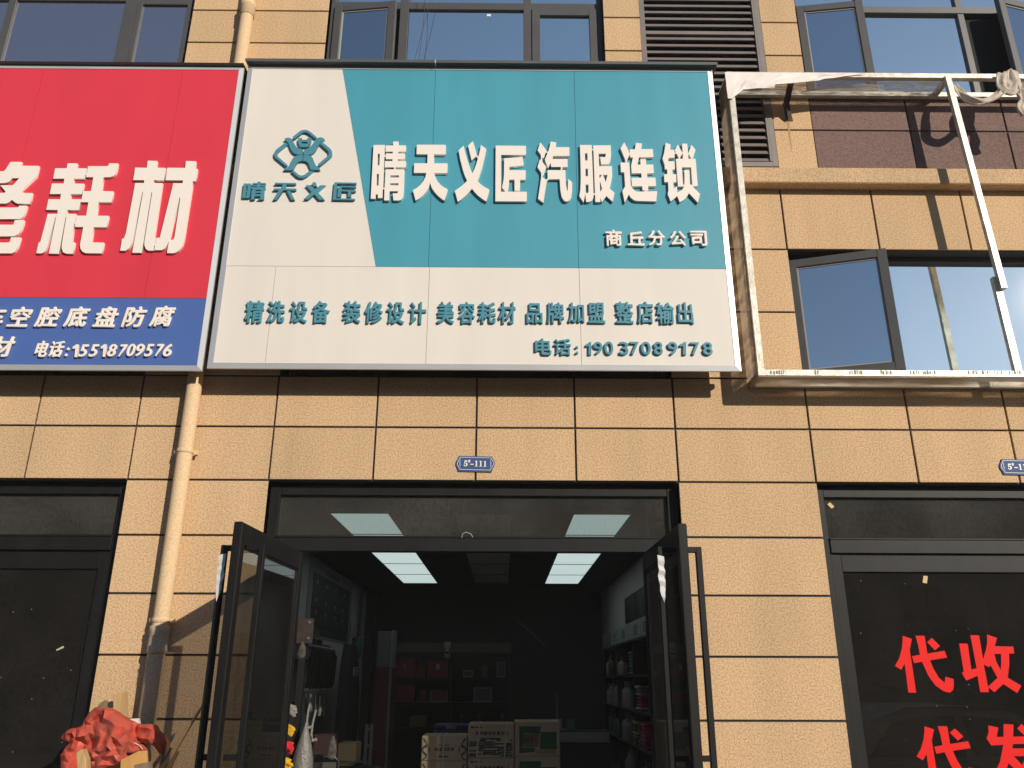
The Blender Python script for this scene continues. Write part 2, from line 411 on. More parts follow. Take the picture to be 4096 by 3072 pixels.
# reveals: stucco lining of the window and shop openings
for a, b in OPEN:
    MB().box(a-.02, a, .0165, .235, 0.002, 2.96).box(b, b+.02, .0165, .235, 0.002, 2.96).box(a, b, .0165, .235, 2.966, 2.985).build('opening_lining', STUCCO, B)
    MB().box(a-.018, a, .0165, .235, 3.78, 4.895).box(b, b+.018, .0165, .235, 3.78, 4.895).box(a, b, .0165, .235, 4.899, 4.915).box(a, b, .0165, .235, 3.76, 3.776).build('opening_lining', STUCCO, B)
for a, b in WIN2: MB().box(a-.02, a, .0165, .235, 6.45, 8.99).box(b, b+.02, .0165, .235, 6.45, 8.99).build('opening_lining', STUCCO, B)
MB().box(-8.2, 7.8, -.105, .014, 5.462, 5.612).bevel(.008).build('cornice', STUCCO, B)
for a, b in WIN2:
    sp = MB(); xs = [a, a+.845, a+1.685, b]
    for x0, x1 in zip(xs, xs[1:]):
        block(sp, x0, x1, 5.612, 6.062, .004, lo=False); block(sp, x0, x1, 6.062, 6.425, .004)
    sp.bevel(.002).build('spandrel_panel', MAROON, B)

# louvre between the piers
lv = MB(); lv.frame(1.192, 2.29, 5.69, 8.95, .045, .0, .11).box(1.237, 2.245, .004, .10, 7.09, 7.125)
z = 5.745
while z < 8.85:
    if abs(z-7.105) > .05:
        lv.hexa([(1.237, .006, z), (2.245, .006, z), (2.245, .020, z), (1.237, .020, z), (1.237, .018, z+.036), (2.245, .018, z+.036), (2.245, .026, z+.036), (1.237, .026, z+.036)])
    z += .0755
lv.box(2.225, 2.243, -.002, .02, 5.74, 8.9)
lo = lv.build('louvre', LOUV, B)
MB().box(1.202, 2.278, .115, .13, 5.702, 8.94).build('shade_sheet', mat('black slat shade', (.002, .002, .003), 1.0, spec=0), lo)  # near-black sheet behind the slats, standing in for shade in the gaps

# windows. Frame member positions are read off the photograph
def pane(x0, x1, z0, z1, y, parent, M=WGLASS): return MB().box(x0, x1, y, y+.008, z0, z1).build('pane', M, parent)
def sash(hx, w, z0, z1, deg, parent, hy=.085, left=True, t=.07):
    "an open casement: a frame and its pane swung about the hinge"
    a = math.radians(deg); s = 1 if left else -1
    def tr(mesh):
        for v in mesh.vertices:
            x, y = v.co.x, v.co.y
            v.co.x = hx+s*(x*math.cos(a)+0*y)+(y*math.sin(a))*s; v.co.y = hy-x*math.sin(a)+y*math.cos(a)
    f = MB().frame(0, w, z0, z1, t, -.025, .025).bevel(.003).build('sash', GREYF, parent); tr(f.data)
    p = MB().box(t+.004, w-t-.004, -.004, .004, z0+t+.004, z1-t-.004).build('pane', DGLASS, parent); tr(p.data)
    bd = MB().frame(t, w-t, z0+t, z1-t, .012, -.012, .012).build('bead', mat('pale bead', (.30, .29, .27), .5), parent); tr(bd.data)
# upper centre
x = lambda u, Y=.10: Q(u, 70, Y).x
wc = MB().frame(-1.642, .862, 6.44, 8.9, .045, .085, .15)
m1, m2, m3, m4 = x(862), x(882), x(1131), x(1148)
for a, b in ((m1, m2-.005), (m3, m4)): wc.box(a, b, .087, .148, 6.485, 8.855)
wc.box(-1.597, .817, .089, .146, 7.435, 7.515)
f = wc.bevel(.003).build('window', GREYF, B)
sash(-1.60, .575, 6.47, 7.445, 6.5, f)
pane(m2, m3, 6.48, 7.44, .112, f); pane(-1.59, m1, 7.52, 8.86, .115, f); pane(m2, m3, 7.52, 8.86, .113, f); pane(m4, .82, 7.52, 8.86, .115, f)
MB().box(-1.59, m1-.01, .135, .14, 6.48, 7.44).build('unlit_room_sheet', DARKIN, f)  # near-black sheet standing in for the unlit room behind the open sash
s2 = MB().frame(m4+.004, .815, 6.48, 7.44, .075, .075, .12).bevel(.003).build('sash', GREYF, f); pane(m4+.08, .74, 6.55, 7.37, .10, f)
for (px, py) in ((1056, 33),): 
    c = Q(px, py, .108); MB().box(c.x-.018, c.x+.018, .106, .1085, c.z-.012, c.z+.012).build('paper_tag', PWHITE, f)
# upper left
xl1, xl2 = Q(268, 70, .1).x, Q(288, 70, .1).x
wl = MB().frame(-5.37, -2.868, 6.44, 8.9, .05, .085, .15).box(xl1-.035, xl2, .087, .148, 6.49, 8.85).box(-4.62, -4.55, .087, .148, 6.49, 8.85)
wl.box(-5.32, -2.918, .089, .146, 7.50, 7.57)
f = wl.bevel(.003).build('window', GREYF, B)
s2 = MB().frame(xl2+.003, -2.92, 6.48, 7.50, .045, .078, .12).bevel(.003).build('sash', GREYF, f)
LG = mirror_glass('hazy window glass', (.84, .82, .88), (.07, .065, .075), .62, .02)
pane(xl2+.045, -2.962, 6.52, 7.46, .10, f, LG); pane(-4.55, xl1-.035, 6.49, 7.5, .108, f, LG); pane(-5.32, -4.62, 6.49, 7.5, .108, f, LG)
pane(xl2, -2.92, 7.58, 8.85, .112, f, LG); pane(-4.55, xl1-.04, 7.58, 8.85, .112, f, LG)
tr_ = MB().box(-4.55, -2.97, .082, .106, 6.52, 6.60)
tr_.build('window_rail', plain('grey rail', (.20, .20, .23), .4), f)
# upper right
xr = Q(2085, 90, .1)
wr = MB().frame(2.622, 5.12, 6.44, 8.9, .05, .085, .15).box(4.165, 4.225, .087, .148, 6.49, 8.85).box(3.235, 3.30, .087, .148, 6.49, 8.85)
wr.box(2.67, 5.07, .080, .148, 7.43, 7.505)
f = wr.bevel(.003).build('window', GREYF, B)
sash(2.66, .59, 6.47, 7.48, 8, f)
pane(3.30, 4.165, 6.49, 7.43, .115, f); pane(3.30, 4.165, 7.51, 8.85, .115, f); pane(2.672, 3.235, 7.51, 8.85, .116, f); pane(4.225, 5.07, 7.51, 8.85, .116, f)
MB().box(2.672, 3.235, .135, .14, 6.49, 7.43).build('unlit_room_sheet', DARKIN, f); MB().box(4.225, 5.07, .135, .14, 6.49, 7.43).build('unlit_room_sheet', DARKIN, f)
sash(5.03, .60, 6.47, 7.48, 14, f, left=False)
# first-floor windows above each shop (only the right one shows)
for k, (a, b) in enumerate(OPEN):
    wf = MB().frame(a, b, 3.777, 4.897, .045, .118, .19)
    q = a+.72
    wf.box(q, q+.055, .12, .188, 3.822, 4.852).box(b-.78, b-.72, .12, .188, 3.822, 4.852)
    f = wf.bevel(.003).build('window', GREYF, B)
    if k == 2:
        sash(a+.015, .75, 3.80, 4.83, 17.3, f, .09)
        MB().box(a+.045, q, .172, .178, 3.82, 4.85).build('unlit_room_sheet', DARKIN, f)
    else: pane(a+.045, q, 3.82, 4.85, .15, f)
    pane(q+.055, b-.78, 3.82, 4.85, .15, f); pane(b-.72, b-.045, 3.82, 4.85, .15, f)

# ---- shopfronts
def shopfront(a, b, door):
    sb = MB(); y0, y1 = .085, .155
    sb.box(a, a+.075, y0, y1, 0, 2.965).box(b-.075, b, y0, y1, 0, 2.965)           # jambs
    sb.box(a+.075, b-.075, y0+.003, y1, 2.875, 2.965)                                # head
    sb.box(a+.075, b-.075, y0-.012, y1, 2.465, 2.57)                               # transom bar
    sb.box(a+.075, b-.075, y0-.018, y0-.012, 2.56, 2.575)
    if door:
        sb.box(a+.075, a+.24, y0+.003, y1-.003, 0, 2.465).box(b-.24, b-.075, y0+.003, y1-.003, 0, 2.465)
    else:
        sb.box(a+.075, a+.15, y0+.012, y1-.003, 0, 2.465).box(b-.15, b-.075, y0+.012, y1-.003, 0, 2.465)
        sb.box(a+.15, b-.15, y0+.015, y1-.006, 2.335, 2.465).box((a+b)/2+.05, (a+b)/2+.14, y0+.012, y1-.003, .25, 2.335).box(a+.15, b-.15, y0+.012, y1-.003, 0, .25)
    f = sb.bevel(.003).build('shopfront', BLACKF, B)
    MB().box(a+.075, b-.075, .118, .126, 2.57, 2.875).build('transom_pane', TGLASS, f)
    if not door: MB().box(a+.15, b-.15, .118, .126, .25, 2.335).build('shop_window_pane', SGLASS, f)
    return f
for k, (a, b) in enumerate(OPEN): shopfront(a, b, k == 1)

def door(hx, s, ang):
    "one open leaf; s = -1 left leaf, +1 right leaf. x runs along the leaf from the hinge"
    a = math.radians(ang); w, h = 1.255, 2.452
    def tr(o):
        for v in o.data.vertices:
            x, y = v.co.x, v.co.y
            v.co.x = hx+s*(-x*math.cos(a)+y*math.sin(a)); v.co.y = .09-x*math.sin(a)-y*math.cos(a)
    f = MB().frame(0, w, .012, h, .068, -.022, .022, tb=.22, tt=.125).box(w-.068, w-.001, -.026, .026, .02, h-.004).bevel(.003).build('door', BLACKF, B); tr(f)
    g = MB().box(.068, w-.068, -.005, .005, .22, h-.125).build('pane', LGLASS, f); tr(g)
    bd = MB().frame(.069, w-.069, .221, h-.1255, .012, -.014, .014).build('bead', BLACKF, f); tr(bd)
    for sd in (-1, 1):
        hb = MB(); x = w-.125; y = sd*.112
        hb.bar((x, y, .32), (x, y, 2.335), .034, .034).bar((x-.0, y, 2.318), (x, sd*.02, 2.318), .03, .033).bar((x, y, 1.20), (x, sd*.02, 1.20), .026, .03).bar((x, y, .34), (x, sd*.02, .34), .03, .033)
        ho = hb.bevel(.003).build('handle', BLACKF, f); tr(ho)
    # torn protective film left on the pull handle
    yc = .112 if s < 0 else -.112; x = w-.125+.020
    fm = MB(); n = 10; vs = []
    for i in range(n):
        z = 2.285-i*.029; wd = (.021 if i < 7 else .021-.006*(i-6))+.003*math.sin(i*1.7+1); jl = .003*math.sin(i*2.3+.4)
        x0, x1 = x+.003*math.sin(i*1.9), x+.006+.005*math.sin(i*2.7)
        vs.append([fm.b.verts.new(p) for p in ((x0, yc-wd+jl, z), (x1, yc-wd+jl, z), (x1, yc+wd*.8+jl, z-.01), (x0, yc+wd*.8+jl, z-.01))])
    for p, q in zip(vs, vs[1:]):
        for i in range(4): fm.b.faces.new((p[i], p[(i+1) % 4], q[(i+1) % 4], q[i]))
    fm.b.faces.new(vs[0]); fm.b.faces.new(vs[-1][::-1])
    fo = fm.build('protective_film', plain('white torn film', (.62, .62, .62), .5), f); tr(fo)
    return f
door(-1.475, -1, 93); door(1.005, 1, 90.6)

# ---- rooms behind the shopfronts
def room(x0, x1, y1, z1, Mw):
    MB().box(x0-.1, x0, .24, y1, 0, z1).build('interior_wall', Mw, B); MB().box(x1, x1+.1, .24, y1, 0, z1).build('interior_wall', Mw, B)
room(-2.5, 1.76, 9.6, 3.1, WALLIN)
MB().box(-2.5, 1.76, 9.6, 9.7, 0, 3.1).build('back_wall', plain('lifted black wall', (.07, .068, .066), .9), B)  # wall and ceiling colours lifted above black, imitating a flare veil
MB().box(-2.6, 1.86, .24, 9.7, 3.108, 3.2).build('ceiling', plain('black ceiling tile', (.05, .05, .05), .9), B)
MB().box(-2.5, 1.76, .02, 9.6, -.05, .004).build('shop_floor', plain('grey floor tile', (.10, .10, .10), .4), B)
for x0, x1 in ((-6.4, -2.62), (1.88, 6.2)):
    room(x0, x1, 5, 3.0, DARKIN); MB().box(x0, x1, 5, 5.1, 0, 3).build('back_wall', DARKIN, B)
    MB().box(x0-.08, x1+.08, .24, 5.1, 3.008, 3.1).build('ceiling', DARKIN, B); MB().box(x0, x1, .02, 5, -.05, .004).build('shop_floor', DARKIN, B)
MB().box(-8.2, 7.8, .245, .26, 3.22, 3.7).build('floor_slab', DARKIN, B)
MB().box(-8.2, 7.8, .26, 6, 9, 9.2).build('roof', CORE, B)

# ================================================================== signs
SY = -.25                                     # front of the sign boxes
def sign_box(name, label, cat, x0, x1, z0, z1):
    t = thing(name, label, cat, ((x0+x1)/2, -.1, z0))
    bx = MB()
    bx.box(x0+.012, x1-.012, -.2445, -.236, z0+.012, z1-.012)
    bx.build('backing_sheet', STEEL, t)
    n = 5
    for i in range(n):
        x = x0+.40+(x1-x0-.84)*i/(n-1)
        MB().box(x, x+.04, -.2355, -.196, z0+.03, z1-.03).box(x+.002, x+.038, -.1955, -.001, z0+.10, z0+.14).box(x+.002, x+.038, -.1955, -.001, z1-.16, z1-.12).build('support_bar', STEEL, t)
    MB().box(x0+.02, x1-.02, -.194, -.156, z0+.032, z0+.068).build('support_rail', STEEL, t)
    return t
def alu_frame(t, x0, x1, z0, z1, wd):
    "bevelled snap frame: flat rim sloping in to the panel, mitred corners"
    fr = MB(); o = [(x0, z0), (x1, z0), (x1, z1), (x0, z1)]; i = [(x0+wd, z0+wd), (x1-wd, z0+wd), (x1-wd, z1-wd), (x0+wd, z1-wd)]
    g = .0012
    for k in range(4):
        a, b, c, d = o[k], o[(k+1) % 4], i[(k+1) % 4], i[k]
        def s3(p, q, e): return p
        pts = [(a[0], -.228, a[1]), (b[0], -.228, b[1]), (c[0], -.228, c[1]), (d[0], -.228, d[1]),
               (a[0], SY+.004, a[1]), (b[0], SY+.004, b[1]), (c[0], SY-.004, c[1]), (d[0], SY-.004, d[1])]
        fr.hexa(pts)
    fr.build('sign_frame', ALU, t)
def panel(t, name, poly, M, y=SY): return MB().prism(poly, y, y+.004).build(name, M, t)
def lines(t, segs, y):
    mb = MB()
    for (a, b, c, d, wd) in segs:
        p = Q(a, b, y); q = Q(c, d, y); mb.bar((p.x, y, p.z), (q.x, y, q.z), wd, .0012, (0, 1, 0))
    mb.build('panel_seam', plain('panel seam', (.10, .10, .10), .9), t)

# ---- the teal and cream shop sign
T = sign_box('shop_sign', 'teal and cream shop sign with a teal emblem, above the open shop door', 'sign', -2.202, 1.729, 3.742, 6.492)
alu_frame(T, -2.202, 1.729, 3.742, 6.492, .042)
zt, zb, zm = 6.450, 3.784, 4.583
gp = .0014
xs = [-2.160, -1.778, -.598, .552, 1.687]
for a, b in zip(xs, xs[1:]): panel(T, 'cream_panel', [(a+gp, zb), (b-gp, zb), (b-gp, zm-gp), (a+gp, zm-gp)], CREAM)
panel(T, 'cream_panel', [(-2.160, zm+gp), (-1.013, zm+gp), (-1.404, zt), (-2.160, zt)], CREAM)
panel(T, 'teal_panel', [(-1.011, zm+gp), (-.608-gp, zm+gp), (-.616-gp, zt), (-1.402, zt)], TEAL)
panel(T, 'teal_panel', [(-.608+gp, zm+gp), (.549-gp, zm+gp), (.556-gp, zt), (-.616+gp, zt)], TEAL)
panel(T, 'teal_panel', [(.549+gp, zm+gp), (1.687, zm+gp), (1.687, zt), (.556+gp, zt)], TEAL)
# drip flashing along the top
fl = MB(); x0, x1 = -2.215, 1.765
fl.hexa([(x0+.02, -.255, 6.487), (x1-.02, -.255, 6.487), (x1, .0, 6.50), (x0, .0, 6.50), (x0, -.298, 6.498), (x1, -.298, 6.498), (x1, .0, 6.508), (x0, .0, 6.508)])
fl.box(x0, x1, -.302, -.298, 6.484, 6.512)
fl.build('drip_flashing', FLASH, T)
MB().box(-.62, -.612, -.304, -.25, 6.478, 6.514).build('flashing_clip', ALU, T)

def A(x0, y0, wpx, zoom=2212): return reg(x0, y0, wpx/zoom)
BIG = [
 (A(1470, 550, 400), ["133,165 382,165 376,400 408,400 409,352 560,352 560,313 398,313 403,178 566,174 569,88 684,88 686,174 850,174 847,313 677,313 676,352 828,352 824,480 672,480 671,520 850,520 847,660 619,660 617,704 814,704 800,1200 790,1290 765,1350 735,1380 700,1390 573,1390 558,1235 650,1235 668,1225 677,1187 488,1187 482,1390 368,1390 376,1143 338,1143 330,1338 229,1338 231,1258 182,1258 179,1353 72,1353",
   "372,428 405,428 405,480 552,480 552,520 386,520 379,660 585,660 585,704 400,704 378,1115 343,1115", "228,358 274,358 264,614 218,614", "206,805 253,805 243,1063 197,1063", "505,835 695,835 693,883 505,883", "499,1010 687,1010 685,1055 498,1055"]),
 (A(1470, 550, 400), ["1093,158 1732,162 1728,374 1473,372 1466,570 1768,570 1764,786 1475,784 1500,870 1550,970 1620,1050 1690,1100 1770,1140 1706,1396 1640,1355 1560,1290 1480,1200 1420,1110 1385,1000 1360,1090 1310,1180 1230,1275 1150,1345 1065,1396 1003,1163 1090,1115 1170,1050 1240,960 1285,860 1300,782 1026,780 1034,568 1322,570 1330,372 1084,368"]),
 (A(1800, 550, 400), ["303,178 340,340 390,510 440,660 492,793 540,700 580,590 618,460 576,418 480,508 400,178 506,78 560,260 590,385 628,425 660,290 684,165 800,248 760,450 710,660 655,830 604,955 660,1015 740,1080 868,1150 808,1414 720,1362 620,1283 540,1200 487,1130 420,1210 340,1290 260,1360 172,1424 107,1175 200,1115 290,1045 380,957 330,850 280,700 225,480 190,285"]),
 (A(1800, 550, 400), ["1011,178 1681,184 1679,386 1131,384 1129,1198 1225,1198 1200,1160 1150,1100 1175,1000 1190,900 1195,800 1197,460 1605,426 1632,615 1314,648 1313,722 1675,722 1673,934 1552,933 1550,1176 1429,1176 1427,933 1313,932 1300,1060 1273,1198 1700,1200 1698,1412 1003,1410"]),
 (A(2120, 550, 400), ["230,106 362,282 358,310 403,310 435,200 458,90 581,108 565,213 870,214 872,404 512,408 492,473 830,472 832,650 714,652 714,720 782,718 788,900 800,1060 822,1180 836,1165 838,1080 843,914 932,990 930,1200 920,1290 895,1360 850,1405 800,1415 745,1390 700,1310 675,1180 665,1060 657,922 425,924 372,955 298,1446 178,1355 248,880 250,778 165,655 220,480 240,500 242,382 168,280",
   "345,338 390,338 328,488 400,685 458,555 466,650 682,650 682,720 388,722 392,908 350,932 284,875 285,832 296,850 362,650 275,540 273,432 303,468"]),
 (A(2120, 550, 400), ["1105,165 1366,165 1369,255 1400,255 1402,174 1787,172 1792,400 1780,500 1765,560 1725,590 1578,592 1553,426 1650,434 1672,415 1677,358 1518,358 1530,633 1812,633 1820,850 1795,1000 1760,1128 1868,1220 1830,1420 1690,1295 1590,1430 1555,1330 1558,1426 1447,1426 1440,1266 1408,1266 1400,1340 1370,1395 1320,1420 1243,1426 1222,1250 1185,1440 1092,1293 1115,1150 1123,950 1122,700 1115,450",
   "1216,348 1270,348 1275,507 1220,507", "1228,688 1280,688 1286,856 1230,856", "1232,1040 1293,1040 1298,1180 1285,1232 1231,1222", "1370,282 1403,282 1440,1236 1406,1236", "1535,825 1592,825 1538,905", "1617,825 1717,825 1674,985", "1545,960 1600,1130 1552,1200"]),
 (A(2440, 550, 400), ["316,105 400,275 436,350 441,350 437,262 548,260 575,118 708,133 690,258 947,254 960,434 641,438 608,600 679,600 671,480 794,478 802,598 956,598 970,788 820,790 826,886 1005,886 1017,1072 842,1074 848,1170 800,1172 800,1194 1043,1187 1024,1412 800,1406 600,1402 530,1385 460,1330 418,1262 326,1440 275,1175 335,1080 316,768 243,766 232,555 340,553 338,495 232,235",
   "440,380 372,492 374,553 429,555 440,740 460,1040 480,1095 520,1150 570,1190 620,1197 766,1194 766,1170 722,1170 714,1078 488,1078 477,892 700,888 694,792 483,792 471,612 508,440 447,438 444,380"]),
 (A(2440, 550, 400), ["1232,117 1342,152 1332,270 1423,272 1427,330 1458,330 1433,275 1502,155 1598,335 1608,335 1594,136 1707,135 1728,345 1734,345 1802,160 1893,272 1835,455 1836,470 1893,470 1943,1072 1820,1074 1992,1247 1945,1440 1747,1230 1700,1310 1630,1380 1545,1436 1487,1293 1345,1418 1278,1250 1295,1150 1285,985 1205,986 1197,810 1270,808 1263,703 1215,703 1208,600 1162,465 1200,330",
   "1428,358 1475,358 1520,455 1520,468 1460,470 1505,1082 1620,1084 1638,1075 1630,1105 1590,1160 1490,1218 1480,1075 1410,1128 1402,988 1470,988 1463,812 1386,810 1381,706 1436,704 1430,530 1285,526 1298,448 1431,446", "1597,362 1610,362 1616,468 1549,468 1549,445", "1733,362 1803,462 1800,468 1734,468",
   "1590,660 1795,660 1825,1045 1780,1045 1772,1030 1757,713 1642,715 1652,900 1648,1040 1618,1045"])]
for R, polys in BIG: outline(polys, R, SY, .024, LETTER, T)
R = A(1060, 500, 300)
for s in ["815,350 1040,170 1110,145 1180,140 1260,152 1340,200 1520,350 1480,400 1290,250 1230,215 1170,208 1110,222 1060,255 865,410",
 "570,410 620,380 690,370 750,385 800,430 850,530 900,610 950,665 1010,700 1110,718 1105,880 960,872 870,840 800,780 750,690 710,590 680,520 640,475 575,430",
 "1155,715 1240,700 1310,665 1370,605 1430,520 1490,430 1560,375 1640,362 1700,370 1755,415 1755,432 1640,490 1600,550 1540,650 1480,760 1420,825 1350,865 1260,882 1135,880",
 "985,385 1085,383 1100,430 1235,432 1255,380 1358,380 1362,450 1340,530 1275,645 1035,650 975,520 970,440|1088,490 1230,490 1265,545 1075,550",
 "600,515 665,565 390,780 360,820 355,880 380,930 655,1170 610,1215 300,960 268,900 268,830 300,760 340,715",
 "1685,500 1920,690 1965,750 1978,830 1965,900 1920,955 1600,1215 1553,1162 1840,920 1870,890 1880,840 1875,790 1850,755 1620,548",
 "1115,888 1100,1060 1030,1065 960,1095 910,1150 870,1220 815,1330 555,1328 575,1270 650,1245 710,1205 760,1110 800,1010 850,945 920,905 1000,888",
 "1135,888 1300,890 1370,925 1415,985 1450,1090 1500,1190 1540,1235 1600,1255 1625,1320 1350,1320 1310,1210 1270,1120 1210,1070 1120,1055",
 "770,1360 870,1360 990,1460 1040,1485 1110,1485 1165,1465 1310,1355 1420,1360 1220,1520 1150,1555 1060,1560 980,1540 920,1500"]:
    outline(s.split('|'), R, SY, .022, TLETTER, T, 'emblem_piece')
R = A(950, 700, 500)
for s in ["108,150 240,150 212,402 82,402|158,190 180,190 172,280 150,280|152,305 168,305 155,382 138,382",
 "355,117 405,117 405,140 498,140 488,165 405,165 405,178 490,178 485,200 403,200 402,213 492,213 485,247 465,250 472,255 458,432 370,432 358,415 405,408 405,375 300,375 297,432 235,432 255,255 285,250 240,240 250,212 345,212 348,200 262,200 268,178 350,178 350,165 262,165 265,140 352,140|315,262 415,262 412,285 312,285|312,315 410,315 408,338 308,338",
 "662,135 1035,140 1028,165 872,165 830,235 1038,240 1030,270 805,268 690,435 628,435 730,268 635,268 640,235 768,235 805,165 658,165", "870,280 935,280 1012,435 950,435",
 "1205,180 1290,180 1372,252 1465,180 1558,180 1415,300 1540,435 1440,435 1358,340 1255,428 1170,428 1310,300", "1320,130 1385,130 1408,205 1340,195",
 "1715,128 2105,135 2095,157 1765,155 1742,412 2078,418 2065,440 1685,435", "1790,192 2098,197 2090,220 1845,215 1840,262 2092,268 2085,295 2012,292 2003,385 1952,385 1955,290 1838,285 1825,385 1765,385"]:
    outline(s.split('|'), R, SY, .022, TLETTER, T)
def row(R, spec, M, t, th, bold, shear=0.):
    for ch, *b in spec: gbox(ch, R, b, SY, th, M, t, bold, shear)
row(A(950, 1180, 600), [('精', 110, 82, 380, 410), ('洗', 432, 85, 692, 408), ('设', 768, 88, 1027, 408), ('备', 1095, 85, 1357, 412), ('装', 1550, 88, 1815, 415), ('修', 1875, 93, 2140, 418)], TLETTER, T, .019, .022)
row(A(1500, 1180, 600), [('设', 172, 98, 434, 425), ('计', 498, 100, 754, 425), ('美', 915, 93, 1168, 420), ('容', 1230, 98, 1475, 422), ('耗', 1522, 103, 1782, 418), ('材', 1822, 100, 2073, 422)], TLETTER, T, .019, .022)
R = A(2080, 1180, 800)
row(R, [('品', 72, 90, 250, 312), ('牌', 298, 80, 487, 315), ('加', 530, 82, 710, 308), ('盟', 755, 83, 940, 310), ('整', 1055, 72, 1255, 312), ('店', 1298, 70, 1475, 315), ('输', 1510, 78, 1710, 320), ('出', 1745, 80, 1915, 315),
 ('电', 165, 480, 350, 663), ('话', 375, 483, 562, 663)], TLETTER, T, .019, .022)
row(R, [(':', 613, 563, 645, 650), ('1', 728, 520, 788, 660), ('9', 812, 517, 912, 655), ('0', 932, 513, 1033, 660), ('3', 1098, 517, 1200, 660), ('7', 1215, 517, 1318, 658), ('0', 1338, 515, 1448, 660), ('8', 1478, 517, 1580, 660), ('9', 1635, 517, 1742, 662), ('1', 1770, 520, 1838, 660), ('7', 1888, 522, 1988, 662), ('8', 2022, 520, 2130, 663)], TLETTER, T, .019, .014)
row(A(2400, 900, 450), [('商', 107, 90, 432, 408), ('丘', 540, 122, 872, 400), ('分', 938, 103, 1280, 405), ('公', 1365, 115, 1697, 405), ('司', 1778, 113, 2103, 408)], LETTER, T, .024, .024)

# ---- the red and blue sign at the left
T = sign_box('shop_sign', 'red sign with big slanted cream characters over a blue strip, left of the teal sign', 'sign', -6.15, -2.236, 3.722, 6.470)
alu_frame(T, -6.15, -2.236, 3.722, 6.470, .038)
zt, zb, zm = 6.432, 3.760, 4.305
xr = [-6.112, -4.76, -3.615, -2.62, -2.274]
ax = lambda u, v: Q(u, v, SY).x
c1 = (ax(77, 150)+ax(35, 480))/2; c2 = (ax(390, 150)+ax(318, 640))/2
xr = [-6.112, -5.0, c1, c2, -2.274]
for a, b in zip(xr, xr[1:]): panel(T, 'red_panel', [(a+.0011, zm+gp), (b-.0011, zm+gp), (b-.0011, zt), (a+.0011, zt)], RED)
panel(T, 'blue_panel', [(-6.112, zb), (-2.274, zb), (-2.274, zm-gp), (-6.112, zm-gp)], BLUE)
MB().hexa([(-6.16, -.255, 6.474), (-2.232, -.255, 6.474), (-2.232, 0, 6.489), (-6.16, 0, 6.489), (-6.16, -.285, 6.478), (-2.232, -.285, 6.478), (-2.232, 0, 6.5), (-6.16, 0, 6.5)]).build('drip_flashing', plain('brown flashing', (.10, .075, .07), .5), T)
R = A(0, 600, 560, 2111)
for s in ["160,178 328,180 302,236 588,240 553,402 323,610 345,640 375,648 487,648 452,812 265,808 225,790 180,750 140,785 95,806 -150,806 -150,646 60,646 88,632 5,530 195,530 292,424 185,424 150,465 110,490 60,498 -100,500 -100,322 50,320 80,300",
 "-170,866 275,866 290,838 405,840 400,880 375,960 345,1010 300,1040 -170,1042", "-200,1126 200,1126 225,1055 362,1056 355,1110 325,1200 280,1265 210,1300 -200,1304", "-230,1394 130,1394 150,1380 165,1315 312,1318 270,1460 230,1530 180,1557 -230,1557",
 "-330,180 -180,180 -230,400 -330,560 -470,1557 -610,1557 -500,700 -560,700 -520,540 -400,420",
 "1020,200 1165,202 1158,275 1308,277 1295,352 1310,352 1328,243 1615,243 1640,228 1645,200 1780,202 1760,320 1740,365 1700,398 1650,408 1562,410 1530,618 1707,622 1682,788 1487,786 1455,990 1638,993 1610,1163 1415,1160 1378,1393 1566,1396 1540,1557 1290,1555 1240,1530 1210,1480 1207,1420 1255,1160 1128,1158 1132,1110 1118,1110 1085,1390 1130,1393 1100,1563 1000,1562 950,1540 930,1480 932,1420 1000,1008 990,1008 888,1563 735,1560 846,1010 838,1010 715,1440 690,1510 650,1550 610,1558 547,1556 580,1400 600,1390 610,1375 720,962 855,962 857,977 862,977 872,903 697,900 730,742 907,742 920,663 750,663 782,505 960,503 970,432 800,430 832,275 1005,275|1287,375 1302,375 1298,408 1407,408 1370,618 1253,620 1228,752 1220,752 1220,742 1057,740 1068,663 1235,665 1265,508 1105,505 1115,432 1282,432|1215,778 1224,778 1222,786 1333,786 1297,990 1160,990 1142,1083 1132,1083 1147,963 1010,962 1006,980 1003,980 1018,903 1193,903"]:
    outline(s.split('|'), R, SY, .020, LETTER, T)
outline(["645,160 788,165 777,266 912,270 887,458 733,453 733,497 868,500 745,1320 768,1325 758,1410 766,1410 778,1323 825,1323 1030,500 1170,500 1177,458 912,455 938,267 1208,270 1222,165 1371,170 1361,278 1396,285 1372,470 1323,467 1318,560 1195,1350 1170,1440 1120,1510 1070,1545 1025,1556 934,1553 962,1378 940,1420 905,1480 860,1508 743,1510 755,1440 742,1440 735,1515 650,1516 615,1490 595,1440 592,1390 711,640 703,632 555,1550 410,1548 572,640 566,628 440,1250 415,1390 370,1475 310,1517 228,1518 257,1335 285,1335 315,1250 455,497 588,497 592,455 424,452 455,265 630,268",
 "1126,715 1137,715 1048,1310 1030,1350 1000,1356 973,1354"], A(420, 600, 400, 1508), SY, .020, LETTER, T)
R = A(0, 1200, 740)
row(R, [('车', -215, 78, 52, 320), ('空', 95, 78, 368, 320), ('腔', 418, 78, 718, 325), ('底', 765, 75, 1058, 325), ('盘', 1118, 75, 1407, 322), ('防', 1460, 75, 1743, 325), ('腐', 1790, 68, 2083, 322), ('材', -115, 435, 160, 680), ('电', 418, 487, 562, 680), ('话', 588, 487, 757, 680)], LETTER, T, .019, .024, .16)
